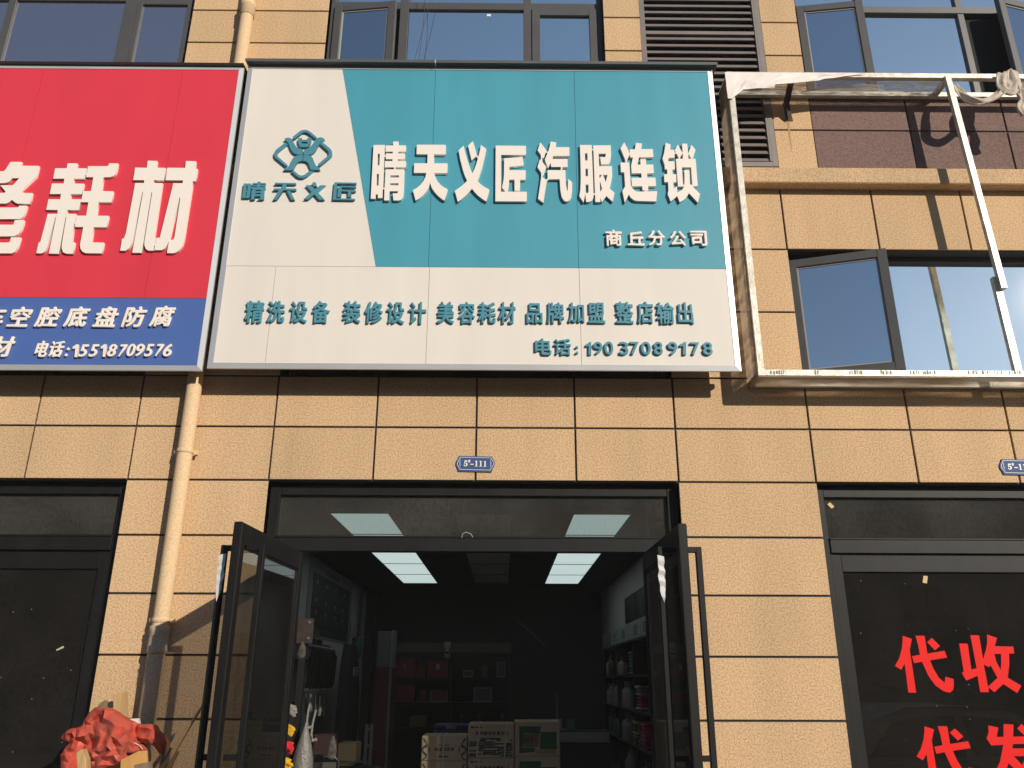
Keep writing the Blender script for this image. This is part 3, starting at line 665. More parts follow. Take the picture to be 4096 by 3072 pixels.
row(R, [(':', 778, 567, 820, 672), ('1', 868, 530, 935, 682), ('5', 940, 530, 1045, 678), ('5', 1065, 528, 1167, 678), ('1', 1205, 528, 1268, 678), ('8', 1285, 525, 1388, 675), ('7', 1420, 530, 1508, 680), ('0', 1515, 522, 1612, 672), ('9', 1622, 522, 1720, 675), ('5', 1728, 525, 1827, 675), ('7', 1860, 525, 1948, 675), ('6', 1950, 522, 2050, 675)], LETTER, T, .019, .018, .16)

# ---- the bare sign frame at the right
FY = -.27
T = thing('sign_frame', 'bare pale sign frame of square tube with torn white plastic, right of the teal sign', 'sign frame', (3.6, -.13, 3.7))
tb = .046
fr = MB(); x0, x1 = 1.846, 6.0; zb_, zt_ = 3.702, 6.442
fr.box(x0, x0+tb, FY, FY+tb, zb_, zt_); fr.box(x1-tb, x1, FY, FY+tb, zb_, zt_)
fr.box(x0+tb, x1-tb, FY+.001, FY+tb-.001, zt_-tb, zt_-.001); fr.box(x0+tb, x1-tb, FY+.001, FY+tb-.001, zb_+.001, zb_+tb)
fr.box(x0, x1, -.05, -.008, 6.385, 6.428); fr.box(x0, x1, -.05, -.008, 3.70, 3.742)
for xx in (x0+.002, 3.70, x1-tb): fr.box(xx, xx+.04, FY+tb, -.05, 6.388, 6.426)
fr.box(x0+.002, x0+.04, FY+tb, -.05, 3.704, 3.74)
fr.build('frame_tube', TUBE, T)
p0, p1, p2, p3 = Q(2045, 166, FY), Q(2167, 624, FY-.005), Q(2153, 596, FY), Q(2203, 800, FY)
MB().bar(p0, p1, .046, .04, (0, 1, 0)).build('upright_tube', TUBE, T)
MB().bar((p2.x, FY+.03, p2.z), (p3.x, FY+.03, p3.z), .052, .04, (0, 1, 0)).build('upright_tube', TUBE, T)
MB().box(x0-.006, x0-.002, FY+.004, -.005, 3.70, 6.43).build('side_sheet', PLATE, T)
MB().box(x0, x1, FY+.004, -.004, 3.692, 3.698).build('bottom_sheet', PLATE, T)
bk = MB()
a = Q(2395*0+(2700+.27125*1700)/4096*2212, (150+.27125*680)/4096*2212, -.20); k = P(2700+.27125*1612, 150+.27125*1020, -.09); e = P(2700+.27125*1688, 150+.27125*1212, -.005)
bk.bar((a.x+.01, -.20, 6.40), (k.x+.02, -.075, k.z+.02), .05, .006, (0, 1, 0)).bar((a.x-.01, -.20, 6.40), (k.x, -.075, k.z), .006, .05, (0, 1, 0))
bk.bar((k.x+.03, -.075, k.z+.06), (e.x, -.012, e.z), .045, .006, (0, 1, 0)).bar((k.x+.012, -.075, k.z+.06), (e.x-.02, -.012, e.z), .006, .045, (0, 1, 0))
bk.build('angle_bracket', IRON, T)
MB().hexa([(e.x-.045, -.008, e.z-.012), (e.x+.03, -.008, e.z-.012), (e.x+.03, -.001, e.z-.012), (e.x-.045, -.001, e.z-.012), (e.x-.01, -.03, e.z+.05), (e.x+.012, -.03, e.z+.05), (e.x+.012, -.001, e.z+.05), (e.x-.01, -.001, e.z+.05)]).build('bracket_foot', RUST, T)
# white film wrapped over the top left corner, torn to a point
R = A(2700, 150, 600)
def sheet(pts, y, th, M, name, parent, wav=.012, n=26):
    "outline -> thin wavy sheet"
    w3 = [P(*R(*q), y) for q in pts]
    b = bmesh.new(); f = b.faces.new([b.verts.new((q.x, 0, q.z)) for q in w3])
    bmesh.ops.triangulate(b, faces=[f]); bmesh.ops.subdivide_edges(b, edges=list(b.edges), cuts=3, use_grid_fill=True)
    for v in b.verts: v.co.y = y+wav*(noise.noise(Vector((v.co.x*3, 0, v.co.z*14)))+.5*noise.noise(Vector((v.co.x*9, 5, v.co.z*40))))
    g = bmesh.ops.extrude_face_region(b, geom=list(b.faces))
    for v in g['geom']:
        if isinstance(v, bmesh.types.BMVert): v.co.y += th
    bmesh.ops.recalc_face_normals(b, faces=b.faces)
    me = D.meshes.new(name); b.to_mesh(me); b.free()
    return link(name, me, M, parent)
sheet([(732, 518), (1160, 514), (1700, 518), (2212, 522), (2800, 530), (2212, 604), (2115, 638), (1760, 672), (1476, 692), (1470, 735), (1200, 745), (1010, 762), (845, 775), (848, 900), (780, 900), (765, 775)], FY-.012, .003, WHITEF, 'plastic_sheet', T)
cf = MB(); n = 44; m_ = 8; rows = []
for i in range(n+1):
    x = 1.86+i*(3.68-1.86)/n; rr = []
    for j in range(m_+1):
        t = j/m_; y = FY+.03+t*.21
        rr.append(cf.b.verts.new((x+.02*noise.noise(Vector((x*2, t*4, 0))), y, 6.425-.075*math.sin(t*math.pi)*(.6+noise.noise(Vector((x*1.5, 0, 0))))-.02*noise.noise(Vector((x*6, t*9, 3))))))
    rows.append(rr)
for i in range(n):
    for j in range(m_): cf.b.faces.new((rows[i][j], rows[i+1][j], rows[i+1][j+1], rows[i][j+1])).smooth = True
cf.build('torn_film', CLEARF, T)

# rag tied round the top tube
def ribbon(mb, pts, wds, y, th=.012, twist=0):
    secs = []
    P3 = [Vector(q) for q in pts]
    m = 56; L = []
    for i in range(m+1):
        t = i/m*(len(P3)-1); k = min(int(t), len(P3)-2); u = t-k
        a = P3[max(k-1, 0)]; b = P3[k]; c = P3[k+1]; d = P3[min(k+2, len(P3)-1)]
        p = .5*((2*b)+(-a+c)*u+(2*a-5*b+4*c-d)*u*u+(-a+3*b-3*c+d)*u**3)
        L.append((p, wds[k]+(wds[k+1]-wds[k])*u))
    for i, (p, wd) in enumerate(L):
        d = (L[min(i+1, m)][0]-L[max(i-1, 0)][0]).normalized(); s = d.cross(Vector((0, 1, 0))).normalized(); nrm = s.cross(d)
        ring = []
        K = 32
        for q in range(K):
            a = 2*math.pi*q/K; ca = math.cos(a); nz = noise.noise(Vector((p.x*4, ca*2.2, p.z*4))); rib = math.sin(ca*6+7*noise.noise(Vector((p.x*2.5, p.z*2.5, 3)))+1.3)
            ring.append(mb.b.verts.new(p+s*wd*(ca*(1+.2*noise.noise(Vector((p.x*7, p.z*7, math.copysign(2, ca))))))+nrm*(th*math.sin(a)+(.008*rib)+.03*nz)))
        secs.append(ring)
    for r0, r1 in zip(secs, secs[1:]):
        for q in range(len(r0)): mb.b.faces.new((r0[q], r0[(q+1) % len(r0)], r1[(q+1) % len(r0)], r1[q])).smooth = True
    mb.b.faces.new(secs[0]); mb.b.faces.new(secs[-1][::-1])
R = reg(3600, 200, 496/2057)
g3 = lambda x, y, Y: tuple(P(*R(x, y), Y))
rg = MB()
ribbon(rg, [g3(905, 610, -.20), g3(1000, 700, -.25), g3(1150, 800, -.31), g3(1330, 845, -.33), g3(1500, 815, -.34), g3(1660, 715, -.33), g3(1750, 590, -.32), g3(1775, 450, -.31), g3(1790, 380, -.28)], [.022, .035, .042, .040, .034, .030, .035, .042, .03], 0)
ribbon(rg, [g3(1690, 420, -.29), g3(1700, 520, -.32), g3(1740, 620, -.33), g3(1820, 650, -.33), g3(1890, 560, -.33), g3(1870, 430, -.31), g3(1820, 375, -.28)], [.05, .06, .055, .06, .06, .055, .04], 0, .022)
ribbon(rg, [g3(1880, 520, -.32), g3(1950, 620, -.32), g3(2010, 740, -.32), g3(2040, 860, -.32), g3(2010, 960, -.32), g3(2060, 1080, -.31)], [.04, .042, .04, .036, .045, .03], 0, .016)
single(rg.build('rag', RAG), 'dirty twisted cloth tied round the top tube of the bare sign frame', 'rag')

# ---- drainpipe
T = thing('drainpipe', 'tan speckled round drainpipe with a lower length greyed by painted shade, passing behind the gap between two signs', 'pipe', (-2.345, -.075, 0))
px, py = -2.343, -.075
MB().lathe([(.055, .0), (.055, 7.86)], (px, py, 1.93), 28).build('pipe', PIPE, T)
GP = stucco('shade grey pipe coating', (.56, .45, .32), (.43, .34, .235), .06)  # greyer copy of the pipe coating; the door's shade is put into its colour
MB().lathe([(.058, 0), (.058, 1.76)], (px, py, 0), 28).build('lower_pipe', GP, T)
MB().lathe([(.060, 0), (.067, .006), (.067, .03), (.064, .035), (.064, .135), (.067, .14), (.067, .175), (.060, .18)], (px, py, 1.755), 28).build('collar', GP, T)
MB().lathe([(.056, 0), (.064, .004), (.064, .10), (.068, .105), (.068, .145), (.056, .15)], (px, py, 7.17), 28).build('collar', PIPE, T)
for z in (1.955, 3.14):
    c = MB().lathe([(.0575, 0), (.0605, .002), (.0605, .028), (.0575, .03)], (px, py, z), 28)
    c.box(px-.088, px-.052, py+.02, py+.026, z, z+.03).box(px+.052, px+.088, py+.02, py+.026, z, z+.03).box(px-.07, px-.06, py+.026, -.001, z+.01, z+.02).box(px+.06, px+.07, py+.026, -.001, z+.01, z+.02)
    c.build('pipe_clip', PIPE, T)

# ---- house number plates
def plate(label, last):
    t = thing('house_number_plate', label, 'number plate', tuple(P(1900.5, 1855, 0)))
    R = A(1790, 1810, 220)
    outline(["470,135 1795,160 1800,215 1850,290 1895,400 1900,470 1870,570 1810,660 1805,720 1765,790 440,760 415,700 405,640 350,540 335,460 345,380 385,290 440,220 450,165"], R, -.001, .008, NAVY, t, 'enamel_plate', -.009)
    outline(["520,180 1750,208 1790,280 1860,400 1868,470 1800,580 1765,640 1720,715 500,685 470,620 400,520 388,440 410,360 470,260", "533,196 1738,222 1775,290 1846,400 1852,468 1785,576 1750,632 1710,698 511,669 484,614 416,514 404,440 425,364 484,266"], R, -.0092, .0012, PWHITE, t, 'border_line', -.0104)
    one = "1190,325 1185,545 1215,548 1215,562 1088,560 1088,548 1135,545 1140,365 1105,365 1103,350 1160,330"
    def sh(dx, dy): return ' '.join('%g,%g' % (float(q.split(',')[0])+dx, float(q.split(',')[1])+dy) for q in one.split())
    for k in range(3 if last == '1' else 2): outline([sh(174*k, 6*k)], R, -.0092, .0015, PWHITE, t, 'digit', -.0107)
    if last != '1': gbox(last, R, (1440, 340, 1555, 572), -.0092, .0015, PWHITE, t, .03)
    outline(["690,316 806,318 790,372 706,370 694,412 740,402 790,430 808,470 800,515 765,548 710,555 665,540 648,505 662,480 690,484 698,512 690,532 725,535 745,505 748,460 728,432 690,440 664,452"], R, -.0092, .0015, PWHITE, t, 'digit', -.0107)
    gbox('#', R, (825, 285, 920, 412), -.0092, .0015, PWHITE, t, .03)
    outline(["918,455 1058,458 1055,492 915,490"], R, -.0092, .0015, PWHITE, t, 'dash', -.0107)
    for cx, sg in ((510, 1), (1725, -1)):
        for k in range(7):
            yy = 265+k*52+(0 if sg > 0 else 25); wv = 26*math.sin(k*math.pi/6)
            a, b = (cx-wv*1.8*sg, cx+14*sg) 
            outline([f"{a},{yy} {(a+b)/2},{yy-16} {b},{yy+4} {(a+b)/2},{yy+18}"], R, -.0092, .0012, PWHITE, t, 'scroll', -.0104)
    return t
plate('small blue enamel number plate above the middle of the open shop door', '1')
dx = P(3100+1168*.7667, 1865, 0).x-P(1823.3, 1855, 0).x
t2 = plate('blue enamel number plate cut by the right edge, above the red lettering', '2')
t2.location.x += dx; t2.location.z += P(3995, 1865, 0).z-P(1823, 1852, 0).z

# ---- red lettering and tape on the right shop window
R = A(3500, 2500, 596, 1729); GYF = .117
def sticker(polys, label, fn=None):
    if fn: polys = [' '.join('%g,%g' % fn(*map(float, q.split(','))) for q in s.split()) for s in polys]
    ob = None
    mes = []
    o = outline(polys, R, GYF, .0008, VINYL, None, 'vinyl_lettering')
    single(o, label, 'lettering', 'red lettering on the right shop window')
DAI = ["322,125 428,162 402,290 425,430 478,786 388,784 345,450 304,520 232,475 280,390 310,280 320,190", "470,124 575,125 608,332 808,298 837,378 638,410 680,510 740,610 808,670 818,600 913,628 915,700 905,755 870,785 800,770 700,700 620,590 545,425 455,445 430,362 522,345 500,230", "660,150 755,243 695,293 605,198"]
sticker(DAI, 'upper left red character on the dark right shop window')
sticker(["977,215 1075,217 1118,515 1180,503 1107,118 1207,120 1255,395 1290,280 1302,200 1300,110 1415,150 1390,245 1605,250 1616,330 1555,332 1560,450 1540,610 1700,705 1650,790 1490,685 1385,780 1318,722 1320,780 1222,778 1190,590 1060,645 1007,555 1030,540", "1385,335 1462,335 1465,450 1458,520 1410,430", "1262,460 1268,462 1325,490 1340,465 1422,612 1312,716"], 'upper right red character on the dark right shop window')
sticker(DAI, 'lower left red character on the dark right shop window', lambda x, y: (x*1.04+240, y*1.0+1050))
sticker(["1315,1165 1432,1190 1412,1298 1492,1298 1492,1148 1608,1155 1602,1295 1950,1290 1950,1375 1600,1382 1595,1432 1900,1432 1850,1600 1780,1720 1930,1830 1870,1900 1720,1780 1560,1880 1510,1820 1650,1730 1600,1650 1550,1605 1520,1690 1430,1850 1350,1790 1450,1590 1490,1390 1350,1398 1295,1318 1320,1240", "1610,1522 1750,1522 1708,1625", "1700,1148 1800,1240 1740,1288 1650,1200"], 'lower right red character cut by the corner of the photo')
R = reg(3100, 1800, .7667)
for s, l in (("287,272 310,296 296,306 273,284", 'small yellow tape scrap on the transom glass of the right shop'), ("775,656 797,658 793,696 770,692", 'small yellow tape scrap on the window glass above the red lettering')):
    single(outline([s], R, GYF, .0008, TAPE, None, 'tape_scrap'), l, 'tape', 'tape scraps on shop glass')
R = reg(0, 1800, .7665)
single(outline(["292,1042 330,1022 334,1032 296,1048"], R, GYF, .0008, plain('pale green tape', (.45, .46, .25), .7), None, 'tape_scrap'), 'pale green tape scrap on the dark window of the left shop', 'tape', 'tape scraps on shop glass')
# two thin cables hanging in front of the upper centre window
for k, (u0, u1) in enumerate(((936, 896), (916, 905))):
    cb = MB(); a = Q(u0+3, -40, -.02); b = Q((u0+u1)/2+(3 if k else -2), 60, -.03); c = Q(u1, 128, -.05)
    cb.path([a, (a*.25+b*.75)+Vector((.006, 0, 0)), b, c], .0022, 6)
    single(cb.build('cable', JOINT), ('thin black cable hanging over the upper centre window, left one' if u1 < 900 else 'thin black cable hanging over the upper centre window, right one'), 'cable', 'cables over the window')

# ================================================================== inside the open shop
# ceiling panels: three strips of five
for (xa, xb, on) in ((-1.70, -1.122, True), (-.510, .062, False), (.643, 1.211, True)):
    for k in range(5):
        y0 = 1.955+k*1.222
        nm = 'lit' if on else 'unlit grey'
        pos = ['nearest the door', 'second from the door', 'third from the door', 'fourth from the door', 'farthest from the door'][k]
        side = 'left row' if xa < -1 else 'middle row' if xa < 0 else 'right row'
        t = thing('ceiling_panel_light', f'{nm} ceiling panel of the {side}, {pos}', 'ceiling light', ((xa+xb)/2, y0+.6, 3.09), 'ceiling panel lights')
        MB().box(xa+.012, xb-.012, y0+.012, y0+1.198, 3.098, 3.103).build('diffuser', LIT if on else UNLIT, t)
        fr = MB()
        for q in ((xa, xa+.012, y0, y0+1.21), (xb-.012, xb, y0, y0+1.21)): fr.box(q[0], q[1], q[2], q[3], 3.094, 3.106)
        fr.box(xa+.012, xb-.012, y0, y0+.012, 3.0945, 3.1055).box(xa+.012, xb-.012, y0+1.198, y0+1.21, 3.0945, 3.1055)
        fr.build('frame', plain('black rim', (.02, .02, .02), .5), t)
def bx(name, lab, cat, x0, x1, y0, y1, z0, z1, M, group=None, bev=.004):
    return single(MB().box(x0, x1, y0, y1, z0, z1).bevel(bev).build(name, M), lab, cat, group)

# ---- stacked cartons on a pallet
pl = MB()
for x in (-.78, -.30, .16): pl.box(x, x+.10, 2.15, 3.0, 0.004, .045)
pl.box(-.36, .54, 2.15, 3.0, .004, .045)
pl = MB()
for k in range(5): pl.box(-.78, .53, 2.18+k*.18, 2.30+k*.18, .052, .072)
for x in (-.76, -.15, .44): pl.box(x, x+.09, 2.18, 3.02, .004, .0515)
single(pl.build('pallet', OLDWOOD), 'wooden pallet under the stacked brown cartons', 'pallet')
CY = 2.2
def carton(x0, x1, z0, z1, label, kind, dy=.0):
    t = thing('carton', label, 'carton', ((x0+x1)/2, CY+.2, z0), 'brown cartons stacked inside the door')
    y = CY+dy
    b = MB().box(x0, x1, y, y+.40, z0, z1).bevel(.008); b.build('box', CARTON, t)
    MB().box((x0+x1)/2-.14*(x1-x0)/.4, (x0+x1)/2+.14*(x1-x0)/.4, y+.185, y+.215, z1+.0004, z1+.0014).build('tape', plain('brown tape', (.30, .20, .11), .3), t)
    W = x1-x0; H = z1-z0; X = lambda f: x0+W*f; Z = lambda f: z1-H*f
    def dec(polys, M, nm='print'):
        mb = MB()
        for p in polys: mb.prism([(X(a), Z(c)) for a, c in p][::-1], y-.0012, y-.0004)
        return mb.build(nm, M, t)
    def words(txt, fx0, fx1, fz0, fz1, bold=.03):
        n = len(txt); w_ = (fx1-fx0)/n
        for i, ch in enumerate(txt): glyph(ch, X(fx0+w_*i+w_*.06), X(fx0+w_*(i+.94)), Z(fz1), Z(fz0), y-.0004, .001, INK, t, bold, 0, 'character')
    r = random.Random(kind+str(round(z0, 2)))
    if kind == 'A':
        words('柏油清洗剂', .28, .72, .46, .62)
        tg = plain('grey teal print', (.05, .095, .095), .8)
        dec([[(.36, .36), (.62, .36), (.62, .39), (.36, .39)], [(.38, .80), (.60, .80), (.60, .86), (.38, .86)]], tg)
        for sg in (0, 1):
            fx = (lambda q: q) if sg == 0 else (lambda q: 1-q)
            for poly in ([(.02, .12), (.06, .10), (.12, .30), (.09, .32)], [(.13, .30), (.14, .44), (.05, .52), (.04, .60), (.13, .74), (.12, .86), (.02, .68), (.00, .56), (.02, .46)], [(.15, .42), (.19, .54), (.17, .66), (.145, .71), (.16, .56), (.145, .50)], [(.02, .96), (.10, .82), (.12, .86), (.05, .99)]):
                q = [(fx(a), c) for a, c in poly]
                dec([q if sg == 0 else q[::-1]], tg)
    elif kind == 'B':
        words('多功能泡沫清洗剂', .16, .88, .22, .34)
        dec([[(.06, .08), (.12, .08), (.12, .13), (.06, .13)], [(.13, .09), (.30, .09), (.30, .12), (.13, .12)]], INK)
        ps = {0: [], 1: [], 2: []}
        for j in range(11):
            x = .03; fz = .42+j*.05
            while x < .93:
                l = r.uniform(.08, .30)
                if r.random() < .72: ps[r.choice((0, 0, 1, 2))].append([(x, fz), (min(.97, x+l), fz), (min(.97, x+l), fz+r.uniform(.03, .048)), (x, fz+.046)])
                x += l+r.uniform(.002, .03)
        for k, c in ((0, (.035, .042, .045)), (1, (.06, .085, .065)), (2, (.13, .075, .055))): dec(ps[k], plain('camouflage print', c, .8))
    else:
        dec([[(.10, .14), (.58, .14), (.56, .30), (.92, .30), (.92, .80), (.55, .80), (.57, .34), (.20, .34), (.17, .76), (.44, .76), (.44, .88), (.10, .92)]], GINK)
        dec([[(.20, .36), (.55, .34), (.53, .74), (.18, .75)]], plain('worn print', (.30, .17, .085), .8))
        dec([[(.18, .62), (.22, .44), (.245, .44), (.21, .64)], [(.26, .62), (.30, .42), (.325, .42), (.29, .64)], [(.34, .60), (.37, .44), (.40, .44), (.37, .62)]], INK)
        dec([[(.46, .82+.035*i), (.90, .82+.035*i), (.90, .832+.035*i), (.46, .832+.035*i)] for i in range(4)], plain('line print', (.14, .13, .08), .8))
    if kind in 'AB':
        for fx in ((.49,) if kind == 'A' else (.22, .82)):
            xx = X(fx)
            sb = MB(); lean = .012*(1 if kind == 'B' else .3)
            sb.hexa([(xx-.006-lean, y-.004, z0+.002), (xx+.006-lean, y-.004, z0+.002), (xx+.006-lean, y-.0016, z0+.002), (xx-.006-lean, y-.0016, z0+.002), (xx-.006+lean, y-.004, z1+.003), (xx+.006+lean, y-.004, z1+.003), (xx+.006+lean, y-.0016, z1+.003), (xx-.006+lean, y-.0016, z1+.003)])
            sb.box(xx-.006+lean, xx+.006+lean, y-.0016, y+.40, z1+.0016, z1+.003)
            sb.build('strap', STRAP, t)
zs = [.072+i*.209 for i in range(6)]
names = ['topmost', 'second from top', 'third from top', 'fourth from top', 'lowest']
for i in range(5): carton(-.752, -.342, zs[i]+(.0015 if i else 0), zs[i+1], f'carton with dark characters and teal brackets, {names[4-i]} of the left stack', 'A')
zs = [.072+i*.2865 for i in range(5)]
nm4 = ['topmost', 'second', 'third', 'lowest']
for i in range(4): carton(-.333, .083, zs[i]+(.0015 if i else 0), zs[i+1], f'carton with camouflage print and two straps, {nm4[3-i]} of the middle stack', 'B', .01)
zs = [.072+i*.2915 for i in range(5)]
for i in range(4): carton(.09, .503, zs[i]+(.0015 if i else 0), zs[i+1], f'carton with green print, {nm4[3-i]} of the right stack', 'C', .02)
# purple lidded tubs behind the left stack
for k, (x, z) in enumerate(((-.72, 1.13), (-.30, 1.13))):
    t = thing('storage_tub', ['purple lidded storage tub behind the left carton stack', 'purple lidded storage tub behind the middle carton stack'][k], 'tub', (x+.17, 3.4, .7), 'purple storage tubs')
    pm = plain('purple plastic', (.055, .04, .15), .35)
    MB().box(x, x+.36, 3.2, 3.6, .80, z).bevel(.02).build('tub', pm, t); MB().box(x-.012, x+.372, 3.19, 3.61, z+.002, z+.03).bevel(.01).build('lid', pm, t); MB().box(x+.12, x+.22, 3.17, 3.2, z-.01, z+.045).bevel(.006).build('clip', plain('grey clip', (.2, .2, .22), .4), t)
bx('work_table', 'low dark work table carrying the purple tubs', 'table', -.85, .2, 3.1, 3.7, .004, .79, DARKIN)

# ---- counter at the back right
t = thing('counter', 'white fronted counter at the back of the shop, right of the cartons', 'counter', (1.0, 5.2, 0))
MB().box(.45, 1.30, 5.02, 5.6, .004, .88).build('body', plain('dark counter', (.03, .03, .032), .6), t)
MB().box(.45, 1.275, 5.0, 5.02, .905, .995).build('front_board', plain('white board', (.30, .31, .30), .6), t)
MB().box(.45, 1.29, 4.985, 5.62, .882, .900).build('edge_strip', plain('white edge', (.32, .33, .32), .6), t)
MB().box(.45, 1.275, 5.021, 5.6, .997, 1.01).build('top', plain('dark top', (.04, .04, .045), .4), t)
for k in range(5):
    cx = .27+k*.088
    c = [(.32, .32, .33), (.06, .06, .09), (.20, .05, .06), (.28, .28, .28), (.06, .16, .09)][k]
    p = P(2105+k*37+(14 if k == 4 else 0), 2875, 5.2)
    bx('medicine_box', 'small ' + ['pale', 'dark striped', 'dark red', 'light grey', 'green'][k] + ' packet standing on the counter', 'packet', p.x, p.x+.10, 5.2, 5.24, 1.011, 1.13, plain('packet', c, .6), 'packets on the counter')
p = P(2270, 2900, 5.3)
kb = MB()
for i in range(10): kb.box(.90, 1.27, 5.35, 5.36, 1.012+i*.018, 1.022+i*.018)
kb.box(.90, 1.27, 5.361, 5.37, 1.011, 1.20)
single(kb.build('slatted_panel', plain('dark slats', (.06, .06, .065), .5)), 'dark slatted panel standing on the counter', 'panel')
pm = MB().lathe([(.05, 0), (.05, .012), (.007, .02), (.006, .42), (.004, .43)], (.66, 5.3, 1.011), 12)
single(pm.build('slim_pole', plain('grey pole', (.14, .14, .13), .4)), 'slim grey pole standing on the counter', 'pole')

# ---- shelf unit on the back wall
t = thing('shelf_unit', 'dark back wall shelf unit with a beige header board', 'shelf', (-.9, 8.9, 0))
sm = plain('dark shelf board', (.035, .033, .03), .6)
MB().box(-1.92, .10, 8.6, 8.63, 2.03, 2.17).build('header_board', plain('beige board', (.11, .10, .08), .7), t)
for z in (.862, 1.24, 1.63, 2.01): MB().box(-1.90, .08, 8.61, 9.1, z-.02, z).build('shelf_board', sm, t)
for x in (-1.92, -.92, .08): MB().box(x, x+.03, 8.632, 9.1, .004, 2.02).build('side_panel', sm, t)
rm = plain('dark red box', (.16, .018, .022), .6)
for k, (x0, x1, z0, h) in enumerate(((-1.86, -1.50, 1.632, .29), (-1.47, -1.33, 1.632, .20), (-1.30, -.95, 1.632, .27), (-1.80, -1.50, 1.242, .26), (-1.40, -1.30, 1.242, .19), (-1.22, -.95, 1.242, .16), (-1.56, -1.30, .864, .16))):
    b = MB().box(x0, x1, 8.66, 8.95, z0, z0+h).bevel(.004).build('gift_box', rm if k < 6 else plain('tan box', (.16, .10, .045), .6))
    lab = ['large dark red box at the left of the upper shelf', 'slim dark red box on the upper shelf', 'dark red box with a pale badge on the upper shelf', 'dark red box at the left of the middle shelf', 'narrow dark red box on the middle shelf', 'framed dark red box on the middle shelf', 'tan box on the lowest back shelf'][k]
    t = thing('gift_box', lab, 'box', ((x0+x1)/2, 8.8, z0), 'boxes on the back shelves')
    b.name = 'box'; attach(b, t)
    if k in (0, 2): MB().box((x0+x1)/2-.03, (x0+x1)/2+.03, 8.652, 8.659, z0+.12, z0+.21).bevel(.003).build('badge', plain('pale badge', (.30, .28, .26) if k else (.12, .12, .11), .5), t)
    if k == 5: MB().frame(x0-.02, x1+.01, z0, z0+h+.02, .014, 8.64, 8.655).build('rim', plain('grey rim', (.14, .13, .13), .5), t)
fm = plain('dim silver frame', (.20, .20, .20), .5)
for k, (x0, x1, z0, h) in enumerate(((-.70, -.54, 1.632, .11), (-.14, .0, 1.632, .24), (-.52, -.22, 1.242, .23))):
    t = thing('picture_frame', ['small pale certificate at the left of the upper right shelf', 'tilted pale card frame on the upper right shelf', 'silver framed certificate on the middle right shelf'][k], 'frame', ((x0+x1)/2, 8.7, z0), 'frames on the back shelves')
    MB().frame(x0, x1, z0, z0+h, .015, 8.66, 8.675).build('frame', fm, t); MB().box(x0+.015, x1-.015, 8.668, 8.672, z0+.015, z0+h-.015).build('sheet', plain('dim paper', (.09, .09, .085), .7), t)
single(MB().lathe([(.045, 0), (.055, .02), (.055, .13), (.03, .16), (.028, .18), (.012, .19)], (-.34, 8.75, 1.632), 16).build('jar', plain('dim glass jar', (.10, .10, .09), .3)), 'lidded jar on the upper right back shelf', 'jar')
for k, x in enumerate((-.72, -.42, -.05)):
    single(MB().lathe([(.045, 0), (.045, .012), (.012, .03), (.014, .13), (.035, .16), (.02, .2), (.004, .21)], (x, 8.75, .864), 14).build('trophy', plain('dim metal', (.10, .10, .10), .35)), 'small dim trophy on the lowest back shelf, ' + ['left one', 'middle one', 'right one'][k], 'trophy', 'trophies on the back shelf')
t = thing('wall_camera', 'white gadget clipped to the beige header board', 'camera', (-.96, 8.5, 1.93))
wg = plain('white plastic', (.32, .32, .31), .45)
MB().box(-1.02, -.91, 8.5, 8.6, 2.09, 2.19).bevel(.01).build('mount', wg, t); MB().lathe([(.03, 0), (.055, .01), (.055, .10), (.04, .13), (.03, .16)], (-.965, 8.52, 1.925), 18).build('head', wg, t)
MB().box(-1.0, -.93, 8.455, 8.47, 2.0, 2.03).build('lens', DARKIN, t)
# shelf unit against the right wall
t = thing('shelf_unit', 'dark open shelf unit along the right wall of the shop', 'shelf', (1.57, 4.4, 0))
for z in (.55, .93, 1.292, 1.652, 2.02): MB().box(1.40, 1.755, 2.25, 6.5, z-.022, z).build('shelf_board', sm, t)
for y in (2.25, 3.65, 5.05, 6.46): MB().box(1.405, 1.75, y, y+.03, .004, 2.0).build('upright', sm, t)
for k, (ya, yb, c) in enumerate(((5.50, 6.50, (.11, .095, .065)), (4.85, 5.47, (.26, .30, .30)), (3.96, 4.80, (.30, .33, .33)), (2.99, 3.93, (.32, .34, .33)), (2.35, 2.95, (.34, .35, .32)))):
    t = thing('storage_box', ['plain tan box at the far end', 'bluish white box next to the tan box', 'white printed box, third from the far end', 'white printed box, second from the door', 'white printed box nearest the door'][k]+' on top of the right shelf', 'box', (1.55, (ya+yb)/2, 2.02), 'boxes on the right shelf top')
    MB().box(1.40, 1.70, ya, yb, 2.021, 2.20).bevel(.004).build('box', plain('box card', c, .7), t)
    if k:
        mb = MB(); r = random.Random(k)
        for i in range(5):
            for j in range(4): mb.box(1.3975, 1.399, ya+.18+i*.055, ya+.215+i*.055, 2.06+j*.026, 2.06+j*.026+r.uniform(.008, .02))
        mb.build('print', plain('grey print', (.10, .11, .12), .8), t)
